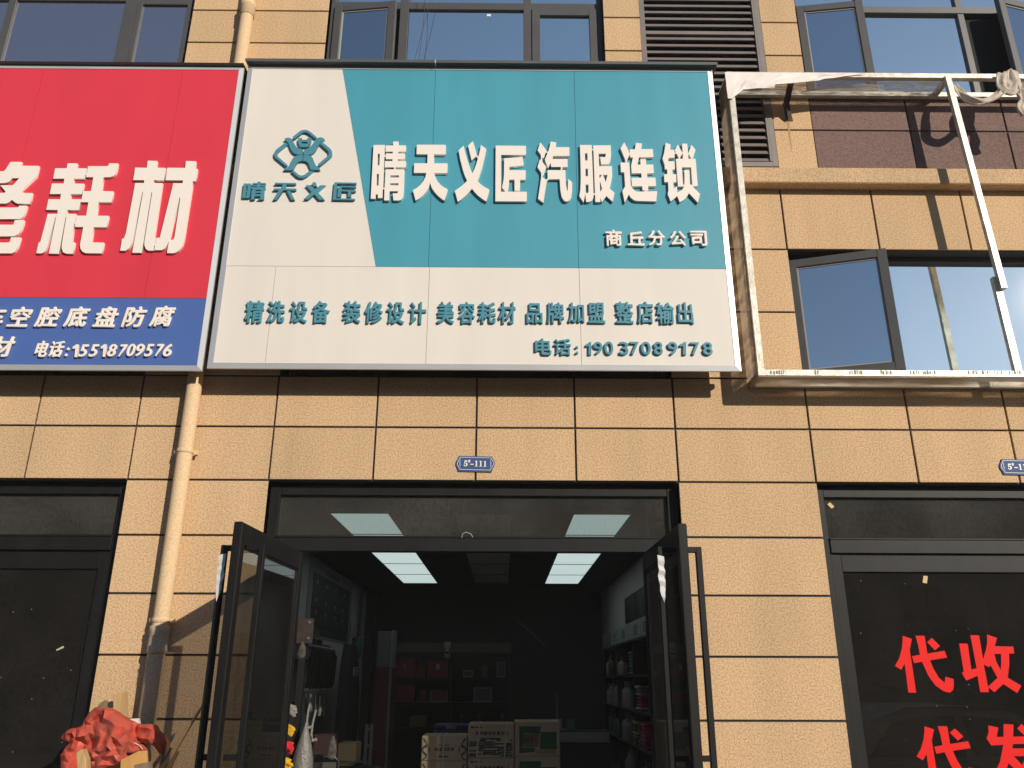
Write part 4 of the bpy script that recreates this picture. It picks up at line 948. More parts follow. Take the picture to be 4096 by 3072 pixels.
for k, (ya, yb, z0, z1) in enumerate(((5.5, 6.55, 2.36, 2.72), (4.63, 5.45, 2.36, 2.72), (3.6, 4.55, 2.36, 2.72))):
    t = thing('poster', ['dark poster with small pale lines, farthest on the right wall', 'dark poster with a pale figure shape, middle of the right wall', 'dark poster nearest the door on the right wall'][k], 'poster', (1.755, (ya+yb)/2, z0), 'posters on the right wall')
    MB().box(1.750, 1.757, ya, yb, z0, z1).build('sheet', plain('dark poster', (.025, .025, .025), .5), t)
    mb = MB()
    if k == 1: mb.hexa([(1.747, 5.1, 2.4), (1.747, 4.95, 2.4), (1.749, 4.95, 2.4), (1.749, 5.1, 2.4), (1.747, 5.05, 2.62), (1.747, 4.98, 2.62), (1.749, 4.98, 2.62), (1.749, 5.05, 2.62)])
    else:
        for i in range(10): mb.box(1.747, 1.749, ya+.1+i*.06, ya+.14+i*.06, z0+.16, z0+.175)
    mb.build('print', plain('grey poster print', (.12, .12, .12), .6), t)
# goods on the right shelves
r = random.Random(3)
bottle_prof = lambda w_, h: [(w_, 0), (w_*1.05, .01), (w_*1.05, h*.62), (w_*.9, h*.74), (w_*.35, h*.84), (w_*.35, h*.93), (w_*.42, h*.93), (w_*.42, h)]
n = 0
for z, ys, cols in ((1.653, (6.2, 5.95, 5.2, 4.95), ((.25, .24, .23), (.05, .05, .05), (.28, .27, .24), (.24, .22, .18))), (1.293, (6.3, 5.9, 5.45, 4.72, 4.55, 4.38, 2.6), ((.2, .2, .2), (.16, .16, .16), (.22, .21, .2), (.26, .26, .26), (.26, .26, .26), (.24, .24, .24), (.2, .2, .2))),
                    (.931, (6.1, 5.7, 5.2, 4.75, 4.6, 4.45, 4.3, 2.6), ((.06, .10, .08), (.07, .11, .09), (.2, .2, .2), (.18, .17, .16), (.2, .19, .18), (.18, .18, .18), (.1, .1, .1), (.24, .22, .2))), (.551, (4.7, 4.5, 4.3, 3.4, 3.2), ((.2, .17, .17), (.2, .18, .18), (.16, .16, .18), (.1, .11, .13), (.1, .11, .13)))):
    for y, c in zip(ys, cols):
        h = r.uniform(.20, .30); w_ = r.uniform(.05, .065)
        t = thing('bottle', None, 'bottle', (1.47, y, z), 'bottles on the right shelves')
        order = sum(1 for q in ys if q < y)
        t['label'] = ('grey' if max(c) < .15 else 'pale')+' plastic bottle, number %d from the door on the %s right shelf' % (order+1, {1.653: 'upper', 1.293: 'middle', .931: 'lower', .551: 'lowest'}[z])
        MB().lathe(bottle_prof(w_, h), (1.47, y, z), 14).build('bottle_body', plain('bottle plastic', c, .45), t)
        MB().lathe([(w_*.45, 0), (w_*.45, .03)], (1.47, y, z+h+.0005), 12).build('cap', plain('cap', (.1, .1, .1), .5), t)
for z, y, c, c2, l in ((1.653, 3.9, (.10, .17, .155), None, 'stack of folded grey green towels on the upper right shelf'), (1.293, 3.45, (.24, .24, .24), (.30, .06, .08), 'stack of folded pale towels with a red one on the middle right shelf'), (.931, 3.75, (.24, .22, .12), None, 'stack of folded yellowish towels on the lower right shelf'), (.931, 3.2, (.38, .05, .12), None, 'stack of folded pink towels on the lower right shelf')):
    t = thing('towel_stack', l, 'towels', (1.52, y, z), 'towel stacks on the right shelves')
    for i in range(7):
        hh = .036; j = r.uniform(-.012, .012); w_ = .17 if y > 3.3 else .12
        MB().box(1.41+j, 1.68, y-w_+j, y+w_+j, z+.001+i*hh, z+i*hh+hh-.003).bevel(.013).build('folded_towel', plain('towel', c2 if (c2 and i in (1, 2, 3)) else c, .95), t)
# white sensor and posters on the left wall
DIMP = plain('dim print', (.065, .068, .075), .6)
t = thing('notice_board', 'large dark notice board with small pale text blocks on the left wall', 'notice board', (-2.49, 6.2, 2.2))
MB().box(-2.499, -2.492, 4.75, 7.86, 2.10, 3.04).build('backing_sheet', plain('grey white sheet', (.25, .255, .25), .6), t)
MB().box(-2.491, -2.484, 5.0, 7.62, 2.14, 2.91).build('board', plain('navy board', (.022, .024, .030), .5), t)
mb = MB(); r = random.Random(11)
for i in range(4):
    for j, zz in enumerate((2.83, 2.60, 2.45)):
        y0 = 5.15+i*.63+r.uniform(0, .08)
        mb.box(-2.4835, -2.482, y0, y0+.09, zz-.045, zz)
mb.build('heading_block', plain('pale print', (.26, .26, .25), .6), t)
for i in range(4):
    for zz in (2.76, 2.725, 2.69, 2.55, 2.52, 2.385, 2.35, 2.315, 2.22):
        mb = MB(); y0 = 5.15+i*.63; q = 0
        while q < .40:
            l = r.uniform(.02, .07); mb.box(-2.4835, -2.482, y0+q, y0+q+l, zz-.018, zz); q += l+.012
        mb.build('text_line', DIMP, t)
mb = MB()
for i in range(7): mb.box(-2.4915, -2.4905, 5.75+i*.14, 5.86+i*.14, 2.945, 3.01)
mb.build('title_block', plain('title print', (.10, .11, .11), .6), t)
p = PX(1410, 2518, -2.46)
single(MB().box(-2.495, -2.44, p.y-.10, p.y+.10, p.z-.11, p.z+.11).bevel(.02).build('wall_sensor', plain('white sensor', (.32, .32, .30), .5)), 'small white wall sensor beside the notice board', 'sensor')
# hose reel rack
t = thing('hose_rack', 'grey drum rack hung with black hoses on the left wall', 'hose rack', (-2.3, 4.5, 1.4))
dr = MB(); prof = [(0, 0)]
rows = []
for k in range(9):
    a = math.pi*k/8
    rows.append((-2.2+.12*math.sin(a)-.14, 1.86+.10*math.cos(a)))
dr.b
pts0 = [dr.b.verts.new((x, 3.75, z)) for x, z in [(-2.495, 1.96)]+[(-2.30+.12*math.sin(a*math.pi/16), 1.86+.10*math.cos(a*math.pi/16)) for a in range(0, 12)]+[(-2.495, 1.80)]]
pts1 = [dr.b.verts.new((v.co.x, 5.25, v.co.z)) for v in pts0]
for i in range(len(pts0)): dr.b.faces.new((pts0[i], pts0[(i+1) % len(pts0)], pts1[(i+1) % len(pts0)], pts1[i]))
dr.b.faces.new(pts0); dr.b.faces.new(pts1[::-1])
dr.build('drum', plain('grey drum', (.16, .16, .16), .5), t)
for k in range(8):
    y = 3.84+k*.18
    MB().path([(-2.36, y, 1.967), (-2.27, y, 1.975), (-2.19, y, 1.93), (-2.165, y, 1.86), (-2.17, y, 1.72), (-2.18, y+.01, 1.56), (-2.20, y+.015, 1.50)], .034, 10).build('hose', plain('black rubber', (.012, .012, .012), .3), t)
    MB().box(-2.22, -2.17, y-.02, y+.03, 1.47, 1.50).build('nozzle', plain('chrome', (.3, .3, .3), .25, metal=.8), t)
for k in range(5):
    y = 3.80+k*.24
    MB().box(-2.49, -2.30, y, y+.19, 1.975, 2.05).build('control_box', DARKIN, t); MB().box(-2.49, -2.295, y, y+.19, 2.051, 2.075).build('box_lid', plain('grey lid', (.17, .17, .17), .5), t)
# apron and a teal spray gun on hooks
ab = MB(); nn = 12; g_ = []
yA = [(5.75, 6.45, 2.05), (5.6, 6.75, 1.75), (5.55, 6.95, 1.45), (5.5, 7.0, 1.05), (5.5, 6.95, .72)]
for (ya, yb, z) in yA: g_.append([ab.b.verts.new((-2.17+.04*math.sin(i*1.7), ya+(yb-ya)*i/nn, z)) for i in range(nn+1)])
h_ = [[ab.b.verts.new((v.co.x-.012, v.co.y, v.co.z)) for v in row_] for row_ in g_]
for gg, fl_ in ((g_, 1), (h_, 0)):
    for a, b in zip(gg, gg[1:]):
        for i in range(nn): ab.b.faces.new((a[i], b[i], b[i+1], a[i+1])).smooth = True
t = thing('apron', 'black apron with white characters hanging on the left wall', 'apron', (-2.2, 6.2, .7))
ab.build('cloth', plain('black cloth', (.014, .014, .014), .9), t)
for k, ch in enumerate('晴天'):
    o = glyph(ch, 0, .14, 0, .12, 0, .002, plain('white print', (.42, .42, .42), .7), t, .02)
    for v in o.data.vertices: v.co = Vector((-2.118-v.co.y, 6.25+k*.24+v.co.x, 1.64+v.co.z))
t = thing('spray_gun', 'teal spray gun hanging beside the black apron', 'spray gun', (-2.3, 7.0, 1.8))
tm = plain('teal plastic', (.03, .12, .12), .4); p = PX(1425, 2600, -2.2)
MB().lathe([(.05, 0), (.075, .03), (.08, .2), (.06, .25)], (-2.2, p.y, p.z-.12), 18).build('cup', tm, t); MB().lathe([(.07, 0), (.075, .03), (.05, .05)], (-2.2, p.y, p.z+.132), 18).build('lid', plain('dark lid', (.02, .02, .02), .4), t)
MB().bar((-2.2, p.y, p.z-.12), (-2.2, p.y-.1, p.z-.34), .045, .06).build('grip', tm, t)
# red cabinet with a pale box on top, in front of the back shelves
c0, c1 = P(1500, 2668, 6.6), P(1556, 2890, 6.6)
t = thing('cabinet', 'tall dark red cabinet standing left of the back shelves', 'cabinet', ((c0.x+c1.x)/2, 6.9, 0))
MB().box(c0.x, c1.x, 6.6, 7.2, .004, c0.z).bevel(.006).build('body', plain('dark red enamel', (.10, .016, .018), .4), t); MB().box(c1.x-.03, c1.x+.004, 6.585, 6.6, .05, c0.z-.01).build('edge_trim', plain('pale trim', (.2, .2, .2), .4), t)
d0, d1 = P(1512, 2525, 6.7), P(1560, 2655, 6.7)
t = thing('water_heater', 'pale upright box on top of the dark red cabinet', 'box', ((d0.x+d1.x)/2, 6.9, c0.z))
MB().box(d0.x, d1.x, 6.7, 7.1, c0.z+.002, d0.z).bevel(.008).build('body', plain('grey plastic', (.15, .16, .16), .5), t); MB().box(d1.x+.002, d1.x+.03, 6.68, 7.1, c0.z+.002, d0.z+.02).build('door', plain('pale door', (.24, .25, .25), .5), t)
single(MB().box(-2.5, -2.30, 9.0, 9.3, .004, 3.09).build('column', plain('dark column', (.03, .03, .03), .7)), 'dark square column at the back left of the shop', 'column')
single(MB().path([(-2.42, 8.55, .3), (-2.42, 8.55, 3.0)], .05, 12).build('riser_pipe', plain('grey riser', (.18, .18, .18), .5)), 'pale vertical pipe at the back left of the shop', 'pipe')

# ---- things at the left of the doorway
t = thing('display_rack', 'black steel display rack just inside the left door leaf', 'rack', (-1.72, .95, 0))
q0, q1 = P(1218, 2600, .9), P(1250, 3060, .9)
MB().box(-1.615, -1.565, .88, .93, .004, 1.95).build('post', BLACKF, t)
MB().box(-1.64, -1.515, .86, .872, 1.86, 2.05).bevel(.002).build('sign_plate', IRON, t)
for zz in (1.90, 2.02): MB().lathe([(.011, 0), (.011, .008)], (-1.545, .858, zz), 12, 'y').build('bolt', plain('bolt', (.5, .5, .5), .3, metal=.8), t)
for z in (.62, .82, 1.02, 1.22, 1.42): MB().bar((-2.1, .93, z), (-1.62, .93, z), .02, .02).build('rack_arm', BLACKF, t)
def brush(u, v, M, label, sc=1.):
    c = P(u, v, .55)
    t = thing('cleaning_brush', label, 'brush', tuple(c), 'brushes hanging by the left door')
    b = MB(); r = random.Random(int(u+v))
    MB().box(c.x-.055*sc, c.x-.025*sc, .535, .565, c.z-.030*sc, c.z+.032*sc).build('handle_block', M, t)
    for i in range(60):
        k = r.uniform(-.030, .030); a = Vector((c.x-.025*sc, .55+r.uniform(-.028, .028), c.z+k*sc)); e = a+Vector((r.uniform(.035, .058)*sc*(1-abs(k)*9), r.uniform(-.012, .012), r.uniform(-.030, -.010)*sc))
        b.bar(a, e, .009, .009)
    b.build('bristles', M, t)
YEL = plain('yellow bristles', (.70, .42, .02), .6); RDB = plain('red bristles', (.62, .02, .03), .6); GRB = plain('pale grey bristles', (.30, .28, .25), .6)
brush(1172, 2836, GRB, 'pale grey brush head at the door, topmost of the column'); brush(1163, 2912, YEL, 'upper yellow brush head by the left door'); brush(1160, 2982, RDB, 'red brush head between two yellow ones by the left door'); brush(1154, 3050, YEL, 'lower yellow brush head by the left door')
for k, (u, v) in enumerate(((1085, 2925), (1100, 2960), (1060, 3030))): brush(u, v, YEL, ['yellow brush seen through the left door glass, upper', 'yellow brush seen through the left door glass, middle', 'yellow brush seen through the left door glass, lowest'][k], 1.1)
# bubble wrap roll, spray bottles, chairs
bw = MB(); c = P(1210, 3072, .8)
bw.lathe([(.075, 0), (.075, .30), (.055, .40), (.02, .52), (.004, .56)], (c.x, .8, c.z-.25), 24)
single(bw.build('bubble_wrap_roll', mat('bubble wrap', (.16, .155, .145), .25, bump=.9, bscale=70)), 'grey bubble wrap roll standing inside the left door', 'roll')
for k, (u, v) in enumerate(((1232, 2855), (1250, 2905))):
    c = P(u, v, 2.2)
    t = thing('spray_wand', ['long white plastic wand hanging by the rack', 'white hooked spray wand hanging by the rack'][k], 'wand', tuple(c), 'white wands by the rack')
    MB().path([(c.x+.02, 2.2, c.z+.14), (c.x, 2.2, c.z+.03), (c.x-.005, 2.2, c.z-.08)], .010, 8).build('tube', plain('white tube', (.20, .19, .18), .5), t)
    MB().path([(c.x-.005, 2.2, c.z-.08), (c.x+.01, 2.2, c.z-.12), (c.x+.05, 2.2, c.z-.11)], .017, 8).build('hook_end', plain('white hook', (.20, .19, .18), .5), t)
for k, (u, v, c) in enumerate(((1385, 3010, (.026, .019, .004)), (1290, 2975, (.02, .005, .006)))):
    p = P(u, v, 2.6)
    bx('storage_crate', ['yellow crate near the left wall', 'dark red crate near the left wall'][k], 'crate', p.x-.085, p.x+.09, 2.6, 2.9, p.z-.12, p.z+.08, plain('crate', c, .5), 'crates by the left wall', .006)
bx('crate_stand', 'dark stand under the crates by the left wall', 'stand', -2.2, -1.2, 2.55, 3.0, .004, .80, DARKIN)
# diagonal handrail and dark staircase mass at the back
st = MB(); a = P(2060, 2470, 8.0); b = P(2185, 2582, 8.0)
st.bar(a, b, .03, .03); single(st.build('handrail', plain('dim rail', (.05, .05, .05), .5)), 'dim sloping handrail at the back of the shop', 'handrail')

# ================================================================== heap of scrap wood and a tarpaulin by the left pier
R = reg(200, 2700, 700/2212)
def wplank(name, label, cat, pts, y0, y1, M, group=None):
    w3 = [P(*R(*q), (y0+y1)/2) for q in pts]
    return single(MB().prism([(q.x, q.z) for q in w3][::-1], y0, y1).bevel(.002).build(name, M), label, cat, group)
wplank('wooden_plank', 'upright pale pine plank with knots, leaning on the wall behind the tarpaulin', 'plank', [(812, 240), (905, 228), (966, 218), (975, 330), (985, 1300), (820, 1300)], -.13, -.095, PINE, 'scrap wood by the pier')
wplank('wood_offcut', 'dark pointed wood offcut sticking up behind the tarpaulin', 'offcut', [(600, 410), (640, 360), (695, 320), (722, 322), (715, 440), (690, 900), (600, 900)], -.16, -.13, OLDWOOD, 'scrap wood by the pier')
wplank('wood_offcut', 'grey offcut beside the pine plank', 'offcut', [(760, 420), (812, 405), (812, 900), (740, 900)], -.135, -.10, OLDWOOD, 'scrap wood by the pier')
wplank('plywood_board', 'orange plywood board showing under the tarpaulin', 'board', [(905, 1070), (1130, 960), (1225, 955), (1245, 1300), (895, 1300)], -.50, -.47, PLY, 'scrap wood by the pier')
wplank('wooden_post', 'short pale wooden post in front of the tarpaulin', 'post', [(360, 980), (432, 932), (480, 1060), (495, 1400), (400, 1400)], -.78, -.72, PINE, 'scrap wood by the pier')
wplank('wooden_post', 'blunt pale wood block in front of the plywood', 'post', [(1098, 1130), (1262, 1095), (1268, 1400), (1110, 1400)], -.62, -.54, OLDWOOD, 'scrap wood by the pier')
wplank('wood_splinter', 'long thin split lath slanting up to the right', 'lath', [(1400, 1176), (1480, 1050), (1640, 790), (1760, 640), (1950, 338), (1925, 420), (1830, 560), (1700, 780), (1560, 1030), (1440, 1200), (1360, 1330), (1300, 1330)], -.42, -.39, PINE, 'scrap wood by the pier')
wplank('cardboard_scrap', 'brown cardboard scrap behind the slanting lath', 'cardboard', [(1432, 930), (1470, 895), (1545, 925), (1560, 960), (1640, 965), (1590, 1060), (1550, 1140), (1520, 1300), (1380, 1300)], -.34, -.33, plain('dull brown card', (.20, .13, .075), .8))
single(outline(["985,553 1112,550 1120,600 1125,640 990,640"], R, -.30, .03, plain('white carton', (.62, .60, .58), .6), None, 'white_box'), 'white box corner peeping from behind the tarpaulin', 'box')

def tarp(label):
    "a stiff sheet modelled fold by fold: ridges and valleys with the depth each one has in front of the wall (cm)"
    from mathutils.geometry import delaunay_2d_cdt
    rim = [(410, 640, 3), (430, 560, 2), (500, 470, 2), (570, 412, 3), (650, 402, 5), (720, 405, 5), (800, 460, 7), (890, 515, 8), (980, 560, 7), (1050, 592, 4), (1110, 610, 3), (1200, 618, 4), (1285, 622, 5), (1330, 690, 5), (1400, 770, 4), (1450, 850, 3), (1430, 960, 2), (1380, 990, 1), (1300, 885, 4), (1235, 868, 5), (1180, 850, 5), (1100, 856, 6), (1140, 880, 10), (1170, 945, 8), (1050, 972, 13), (950, 988, 12), (965, 1030, 12), (968, 1082, 11), (900, 1112, 14), (800, 1140, 15), (700, 1165, 15), (640, 1230, 12), (600, 1300, 10), (400, 1300, 8), (250, 1300, 12), (135, 1300, 10), (128, 1176, 9), (130, 1010, 8), (180, 930, 7), (240, 855, 5), (170, 825, 7), (125, 795, 6), (150, 765, 7), (210, 700, 6), (330, 668, 5)]
    inn = [(640, 455, 11), (690, 450, 13), (600, 490, 8), (520, 530, 7), (480, 590, 8), (560, 575, 3), (630, 560, 4), (665, 515, 9), (680, 540, 14), (450, 635, 5), (540, 630, 4), (640, 600, 9), (760, 580, 17), (830, 640, 19), (740, 660, 15), (900, 640, 15), (870, 545, 12), (960, 760, 21), (880, 720, 15), (1000, 680, 14), (1010, 830, 17), (1060, 835, 12), (1040, 740, 7), (1060, 690, 4),
           (1120, 660, 9), (1220, 665, 11), (1290, 700, 11), (1300, 790, 9), (1180, 740, 7), (1150, 800, 9), (1090, 770, 4), (1110, 820, 3), (1240, 810, 12), (1370, 850, 7), (1340, 760, 6), (1400, 900, 5), (525, 850, 5), (530, 910, 4), (570, 760, 12), (610, 690, 14), (540, 700, 8), (640, 780, 18), (700, 740, 14), (760, 770, 19), (860, 820, 22), (800, 850, 16), (720, 900, 21), (660, 860, 15), (600, 900, 16), (830, 905, 17), (910, 900, 20), (980, 900, 15), (1070, 910, 13),
           (210, 745, 12), (280, 720, 13), (330, 730, 10), (260, 780, 8), (200, 780, 11), (380, 710, 14), (440, 690, 9), (480, 730, 12), (430, 770, 14), (310, 800, 11), (360, 780, 15), (300, 850, 12), (380, 830, 6), (350, 870, 7), (450, 820, 10), (440, 880, 4), (490, 890, 4), (270, 920, 14), (230, 980, 11), (200, 1030, 15), (260, 1040, 9), (330, 960, 7), (330, 1060, 5), (400, 960, 4), (160, 1090, 12), (240, 1110, 12), (300, 1180, 6), (200, 1180, 13),
           (470, 950, 12), (540, 960, 15), (620, 960, 19), (700, 970, 16), (770, 960, 20), (840, 970, 16), (900, 960, 19), (620, 1020, 15), (700, 1030, 20), (800, 1010, 21), (880, 1020, 18), (930, 1030, 16), (540, 1040, 17), (480, 1060, 10), (560, 1090, 12), (650, 1080, 17), (740, 1085, 15), (840, 1075, 20), (620, 1140, 20), (540, 1150, 13), (700, 1130, 18), (480, 1160, 9), (560, 1220, 15), (420, 1200, 8)]
    pts = rim+inn; n = len(rim)
    vo, eo, fo, ov, oe, of = delaunay_2d_cdt([Vector(q[:2]) for q in pts], [(i, (i+1) % n) for i in range(n)], [list(range(n))], 2, 1e-4)
    dep = [pts[k[0]][2] if k else 5 for k in ov]
    mb = MB(); vs = []
    for v, d in zip(vo, dep): vs.append(mb.b.verts.new(P(*R(v.x, v.y), -.36-d*.0078)))
    for f in fo: mb.b.faces.new([vs[i] for i in f])
    for _ in range(2):
        old = set(mb.b.verts)
        bmesh.ops.subdivide_edges(mb.b, edges=list(mb.b.edges), cuts=1, smooth=.35, use_grid_fill=True)
        for v in mb.b.verts:
            if v not in old:
                q = v.co*28; v.co += Vector((noise.noise(q), 1.6*noise.noise(q+Vector((5, 0, 0))), noise.noise(q+Vector((0, 7, 0)))))*(.0035 if _ == 0 else .0018)
    bmesh.ops.recalc_face_normals(mb.b, faces=mb.b.faces)
    for e in mb.b.edges: e.smooth = not (len(e.link_faces) == 2 and e.calc_face_angle(0) > .42)
    for f in mb.b.faces: f.smooth = True
    g = bmesh.ops.extrude_edge_only(mb.b, edges=[e for e in mb.b.edges if e.is_boundary])
    for v in g['geom']:
        if isinstance(v, bmesh.types.BMVert): v.co.y = min(-.20, v.co.y+.10); v.co.z -= .012
    single(mb.build('tarpaulin', TARP), label, 'tarpaulin')
tarp('crumpled red tarpaulin heaped over scrap wood by the left pier')
hm = MB(); hm.path([P(*R(x, y), -.36-d*.0078-.008) for x, y, d in ((1050, 852, 11), (1090, 868, 12), (1130, 893, 11), (1160, 925, 10), (1168, 945, 9))], .003, 6)
attach(hm.build('white_hem', plain('white hem tape', (.62, .50, .45), .6)), D.objects['tarpaulin'])
D.objects['white_hem'].matrix_parent_inverse = Matrix.Translation(-D.objects['tarpaulin'].location)

# ================================================================== across the street: unseen building added, its height set to darken glass reflections
t = thing('opposite_building', 'long plain building across the street, seen only in reflections', 'building', (0, -45, 0))
MB().box(-90, 90, -52, -45, 0, 16).build('wall', plain('grey brown render', (.12, .11, .10), .9, var=.2, vscale=.3), t)
for k in range(40):
    for z in (1, 5, 8.5): 
        if k % 2 == 0: MB().box(-80+k*4, -77.5+k*4, -44.99, -44.95, z, z+2).build('window', DARKIN, t)

# a car parked by the right shop: outside the frame, but its roof and pillars mirror in the dark window
t = thing('parked_car', 'silver grey parked car mirrored in the window with red lettering', 'car', (4.9, -2.55, -.001))
paint = plain('silver car paint', (.62, .61, .60), .3, coat=.8); cg = mirror_glass('car window glass', (.5, .52, .55), (.006, .006, .008), .06)
def loft(profile, y0, y1, tuck):
    "side profile swept across the width, the upper points tucked in"
    mb = MB(); rings = []
    for f in (0, .04, .5, .96, 1):
        rg = []
        for x, z in profile:
            e = tuck(z)*(1 if f in (0, 1) else .35 if f in (.04, .96) else 0)
            rg.append(mb.b.verts.new((x, y0+(y1-y0)*f+(e if f < .5 else -e if f > .5 else 0), z+(.012 if f in (.5,) else 0))))
        rings.append(rg)
    n = len(profile)
    for a, b in zip(rings, rings[1:]):
        for i in range(n): mb.b.faces.new((a[i], a[(i+1) % n], b[(i+1) % n], b[i])).smooth = False
    mb.b.faces.new(rings[0]); mb.b.faces.new(rings[-1][::-1])
    return mb
body = [(2.72, .35), (2.70, .62), (2.78, .86), (3.0, .93), (5.55, .93), (6.6, .80), (6.95, .66), (7.0, .40), (6.9, .25), (2.85, .25)]
loft(body, -3.40, -1.70, lambda z: .03 if z > .8 else .0).bevel(.02).build('body', paint, t)
cab = [(2.98, .935), (3.35, 1.27), (3.65, 1.37), (4.2, 1.385), (4.65, 1.345), (5.5, .935)]
loft(cab, -3.36, -1.74, lambda z: .20*max(0, z-.93)/.45).bevel(.015).build('roof', paint, t)
for sgn, yb in ((1, -1.74), (-1, -3.36)):
    def sidep(x, z): return Vector((x, yb-sgn*(.20*(z-.93)/.45)*1.0+sgn*.006, z))
    for k, pts in enumerate(([(3.22, .97), (3.50, 1.25), (3.75, 1.29), (4.08, 1.30), (4.08, .97)], [(4.16, .97), (4.16, 1.30), (4.6, 1.27), (5.22, .97)])):
        mb = MB(); f = [mb.b.verts.new(sidep(*q)) for q in pts]; g = [mb.b.verts.new(sidep(*q)+Vector((0, -sgn*.004, 0))) for q in pts]
        mb.b.faces.new(f); mb.b.faces.new(g[::-1])
        for i in range(len(f)): mb.b.faces.new((f[i], g[i], g[(i+1) % len(g)], f[(i+1) % len(f)]))
        mb.build('side_window', cg, t)
for x in (3.55, 6.1):
    for y in (-3.38, -1.72-.18):
        wh = MB().lathe([(.20, .0), (.31, .02), (.31, .16), (.20, .18)], (x, y+.18, .31), 24, 'y').build('wheel', plain('tyre', (.02, .02, .02), .8), t)
        MB().lathe([(.05, 0), (.19, .006), (.19, .172), (.05, .18)], (x, y+.182, .31), 16, 'y').build('rim', plain('rim', (.4, .4, .4), .3, metal=.8), wh)
for y in (-3.2, -2.05): MB().box(6.86, 6.985, y, y+.28, .56, .66).bevel(.02).build('headlight', plain('lamp glass', (.5, .5, .5), .2), t)

# more stock by the left wall
t = thing('ladder', 'pale aluminium step ladder leaning by the left wall', 'ladder', (-1.55, 4.2, 0))
lm = plain('dull aluminium', (.22, .22, .22), .45, metal=.3)
a0 = P(1468, 2905, 4.2); 
for dx in (0, .16): MB().box(a0.x-.02+dx*.35, a0.x+.015+dx*.35, 4.2, 4.24, .004, a0.z+.02).build('rail', lm, t)
for k in range(6): MB().box(a0.x+.0155, a0.x+.0355, 4.202, 4.238, .2+k*.17, .225+k*.17).build('rung', lm, t)
blk = plain('black enamel tube', (.018, .018, .018), .3)
for k, (u, v) in enumerate(((1292, 3025), (1405, 3050))):
    c = P(u, v, 1.7+k*.5); y = 1.7+k*.5
    t = thing('folding_chair', ['black tube framed chair nearest the door, by the left wall', 'black tube framed chair behind the first, by the left wall'][k], 'chair', (c.x, y, 0), 'black chairs by the left wall')
    w_ = .13
    MB().path([(c.x-w_, y, .42), (c.x-w_, y, c.z-.04), (c.x-w_+.03, y, c.z), (c.x+w_-.03, y, c.z), (c.x+w_, y, c.z-.04), (c.x+w_, y, .42)], .013, 8).build('back_frame', blk, t)
    MB().box(c.x-w_+.012, c.x+w_-.012, y-.006, y+.006, c.z-.16, c.z-.045).bevel(.004).build('backrest', plain('dark grey pad', (.05, .05, .052), .6), t)
    MB().box(c.x-w_-.01, c.x+w_+.01, y-.32, y-.015, .42, .45).bevel(.008).build('seat', plain('dark grey seat', (.04, .04, .042), .6), t)
    for sx in (-1, 1):
        MB().path([(c.x+sx*w_, y, .419), (c.x+sx*w_, y+.05, .006)], .012, 8).build('leg', blk, t); MB().path([(c.x+sx*w_, y-.28, .419), (c.x+sx*w_, y-.33, .006)], .012, 8).build('leg', blk, t)
bagm = film('clear plastic bag', (.26, .25, .23), .5, 26.)
for k, (u, v, y, h_, w_) in enumerate(((1252, 2525, 1.2, .10, .05), (1208, 2600, .70, .12, .026), (1330, 2990, 1.5, .18, .03))):
    c = P(u, v, y); b = MB(); rings = []
    for i in range(9):
        f = i/8; rr = w_*(.25+.95*math.sin(min(1, f*1.15)*math.pi*.62))*(1-.35*(f > .9))
        rings.append([b.b.verts.new((c.x+rr*math.cos(q*math.pi/8)*(1+.25*noise.noise(Vector((q, f*6, k)))), y+rr*.6*math.sin(q*math.pi/8), c.z+h_/2-h_*f)) for q in range(16)])
    for r0, r1 in zip(rings, rings[1:]):
        for q in range(16): b.b.faces.new((r0[q], r0[(q+1) % 16], r1[(q+1) % 16], r1[q])).smooth = True
    b.b.faces.new(rings[0]); b.b.faces.new(rings[-1][::-1])
    single(b.build('plastic_bag', bagm), ['crumpled clear plastic bag beside the bolted plate', 'clear plastic bag hanging on the rack post', 'clear plastic bag hanging above the black chair'][k], 'plastic bag', 'clear plastic bags by the rack')
for k in range(5):
    c = P(1222+k*19, 2800+k*3, 2.4+k*.25); y = 2.4+k*.25
    t = thing('hand_tool', ['dark', 'grey handled', 'black', 'pale handled', 'dark grey'][k]+' tool on the pegboard by the left wall', 'tool', (c.x, y, c.z-.15), 'tools hanging by the left wall')
    col = [(.03, .03, .03), (.18, .17, .16), (.02, .02, .02), (.26, .25, .23), (.07, .075, .08)][k]
    MB().path([(c.x, y, c.z+.06), (c.x+.004, y, c.z-.02)], .009, 8).build('handle', plain('tool handle', col, .5), t)
    MB().path([(c.x+.004, y, c.z-.0205), (c.x+.010, y, c.z-.07), (c.x+.004, y, c.z-.13)], [.010, .020, .014], 10).build('tool_head', plain('tool head', tuple(q*.7 for q in col), .5), t)
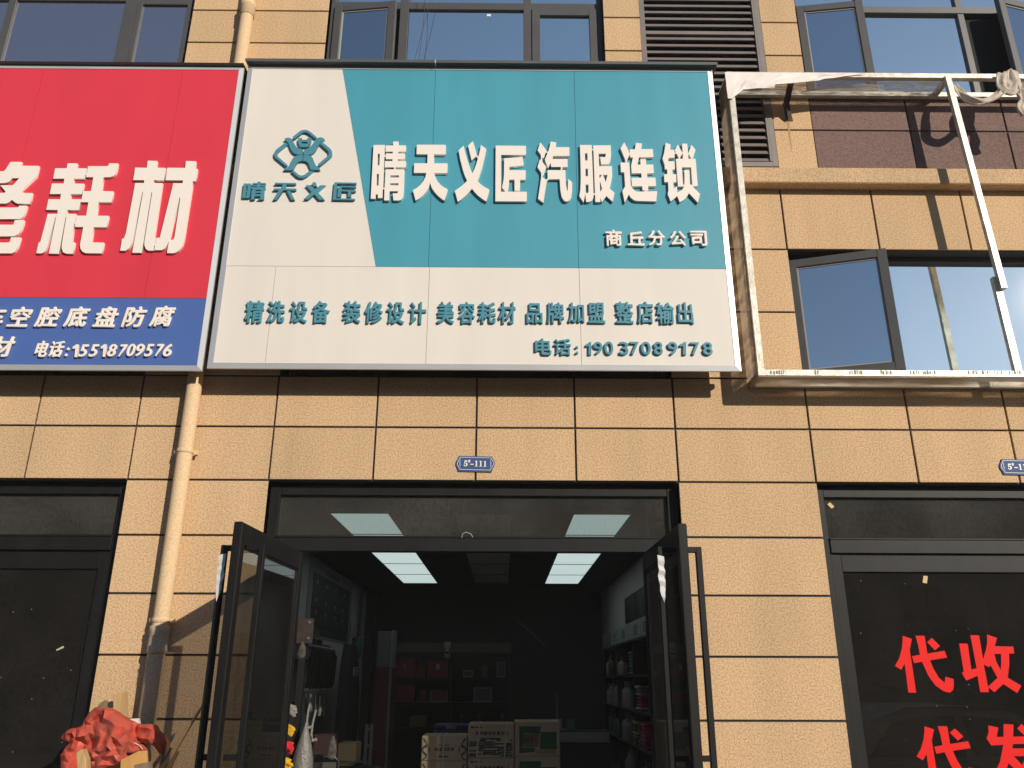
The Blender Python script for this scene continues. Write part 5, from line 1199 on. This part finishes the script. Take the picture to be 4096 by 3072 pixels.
# bits of printed film left on the bottom tube of the bare frame
FRM = [o for o in D.objects if o.name.startswith('sign_frame') and o.type == 'EMPTY'][0]
R = reg(2800, 700, .5859); r = random.Random(5)
for (xa, xb) in ((480, 570), (782, 812), (1020, 1110), (1232, 1312), (1435, 1500), (1520, 1610), (1830, 1900), (1925, 1985), (2010, 2070), (2110, 2200)):
    mb = MB(); x = xa
    while x < xb:
        w_ = r.uniform(6, 16); y0 = 1331+r.uniform(0, 8); y1 = 1362-r.uniform(0, 6); a = P(*R(x, y0), FY-.001); c = P(*R(min(x+w_, xb), y1), FY-.001)
        mb.box(a.x, c.x, FY-.0022, FY-.0006, max(c.z, 3.706), min(a.z, 3.746)); x += w_+r.uniform(2, 9)
    mb.build('film_residue', plain('faded teal print', (.16, .24, .24), .6), FRM)
mb = MB(); a = P(2700+.27125*1660, 150+.27125*1215, -.0015)
mb.prism([(a.x-.010, a.z), (a.x-.004, a.z-.20), (a.x+.003, a.z-.34), (a.x+.008, a.z-.16), (a.x+.012, a.z)], -.0016, -.0006)
mb.build('rust_stain', mat('rust stain', (.47, .285, .135), .9, var=.15, vscale=40), B)
wl = MB(); c = Q(1008, 1160, .06); wl.path([(c.x-.035, .06, c.z-.005), (c.x-.03, .06, c.z+.022), (c.x-.005, .058, c.z+.035), (c.x+.03, .06, c.z+.022), (c.x+.045, .06, c.z-.003)], .0022, 6)
single(wl.build('wire_loop', plain('pale wire', (.5, .45, .36), .5)), 'thin pale wire loop on the transom bar over the open door', 'wire')

# one closed box of thin even haze, added to lift the blacks like lens flare
hz = MB().box(-150, 150, -75, 25, -2, 22).build('haze', (HZ := D.materials.new('thin black lifting haze')))
HZ.use_nodes = True; nt = HZ.node_tree; nt.nodes.remove(nt.nodes['Principled BSDF'])
pv = nt.nodes.new('ShaderNodeVolumePrincipled'); pv.inputs['Color'].default_value = (.92, .90, .88, 1); pv.inputs['Density'].default_value = .0017; pv.inputs['Anisotropy'].default_value = 0
nt.links.new(pv.outputs[0], nt.nodes['Material Output'].inputs['Volume']); hz['kind'] = 'stuff'
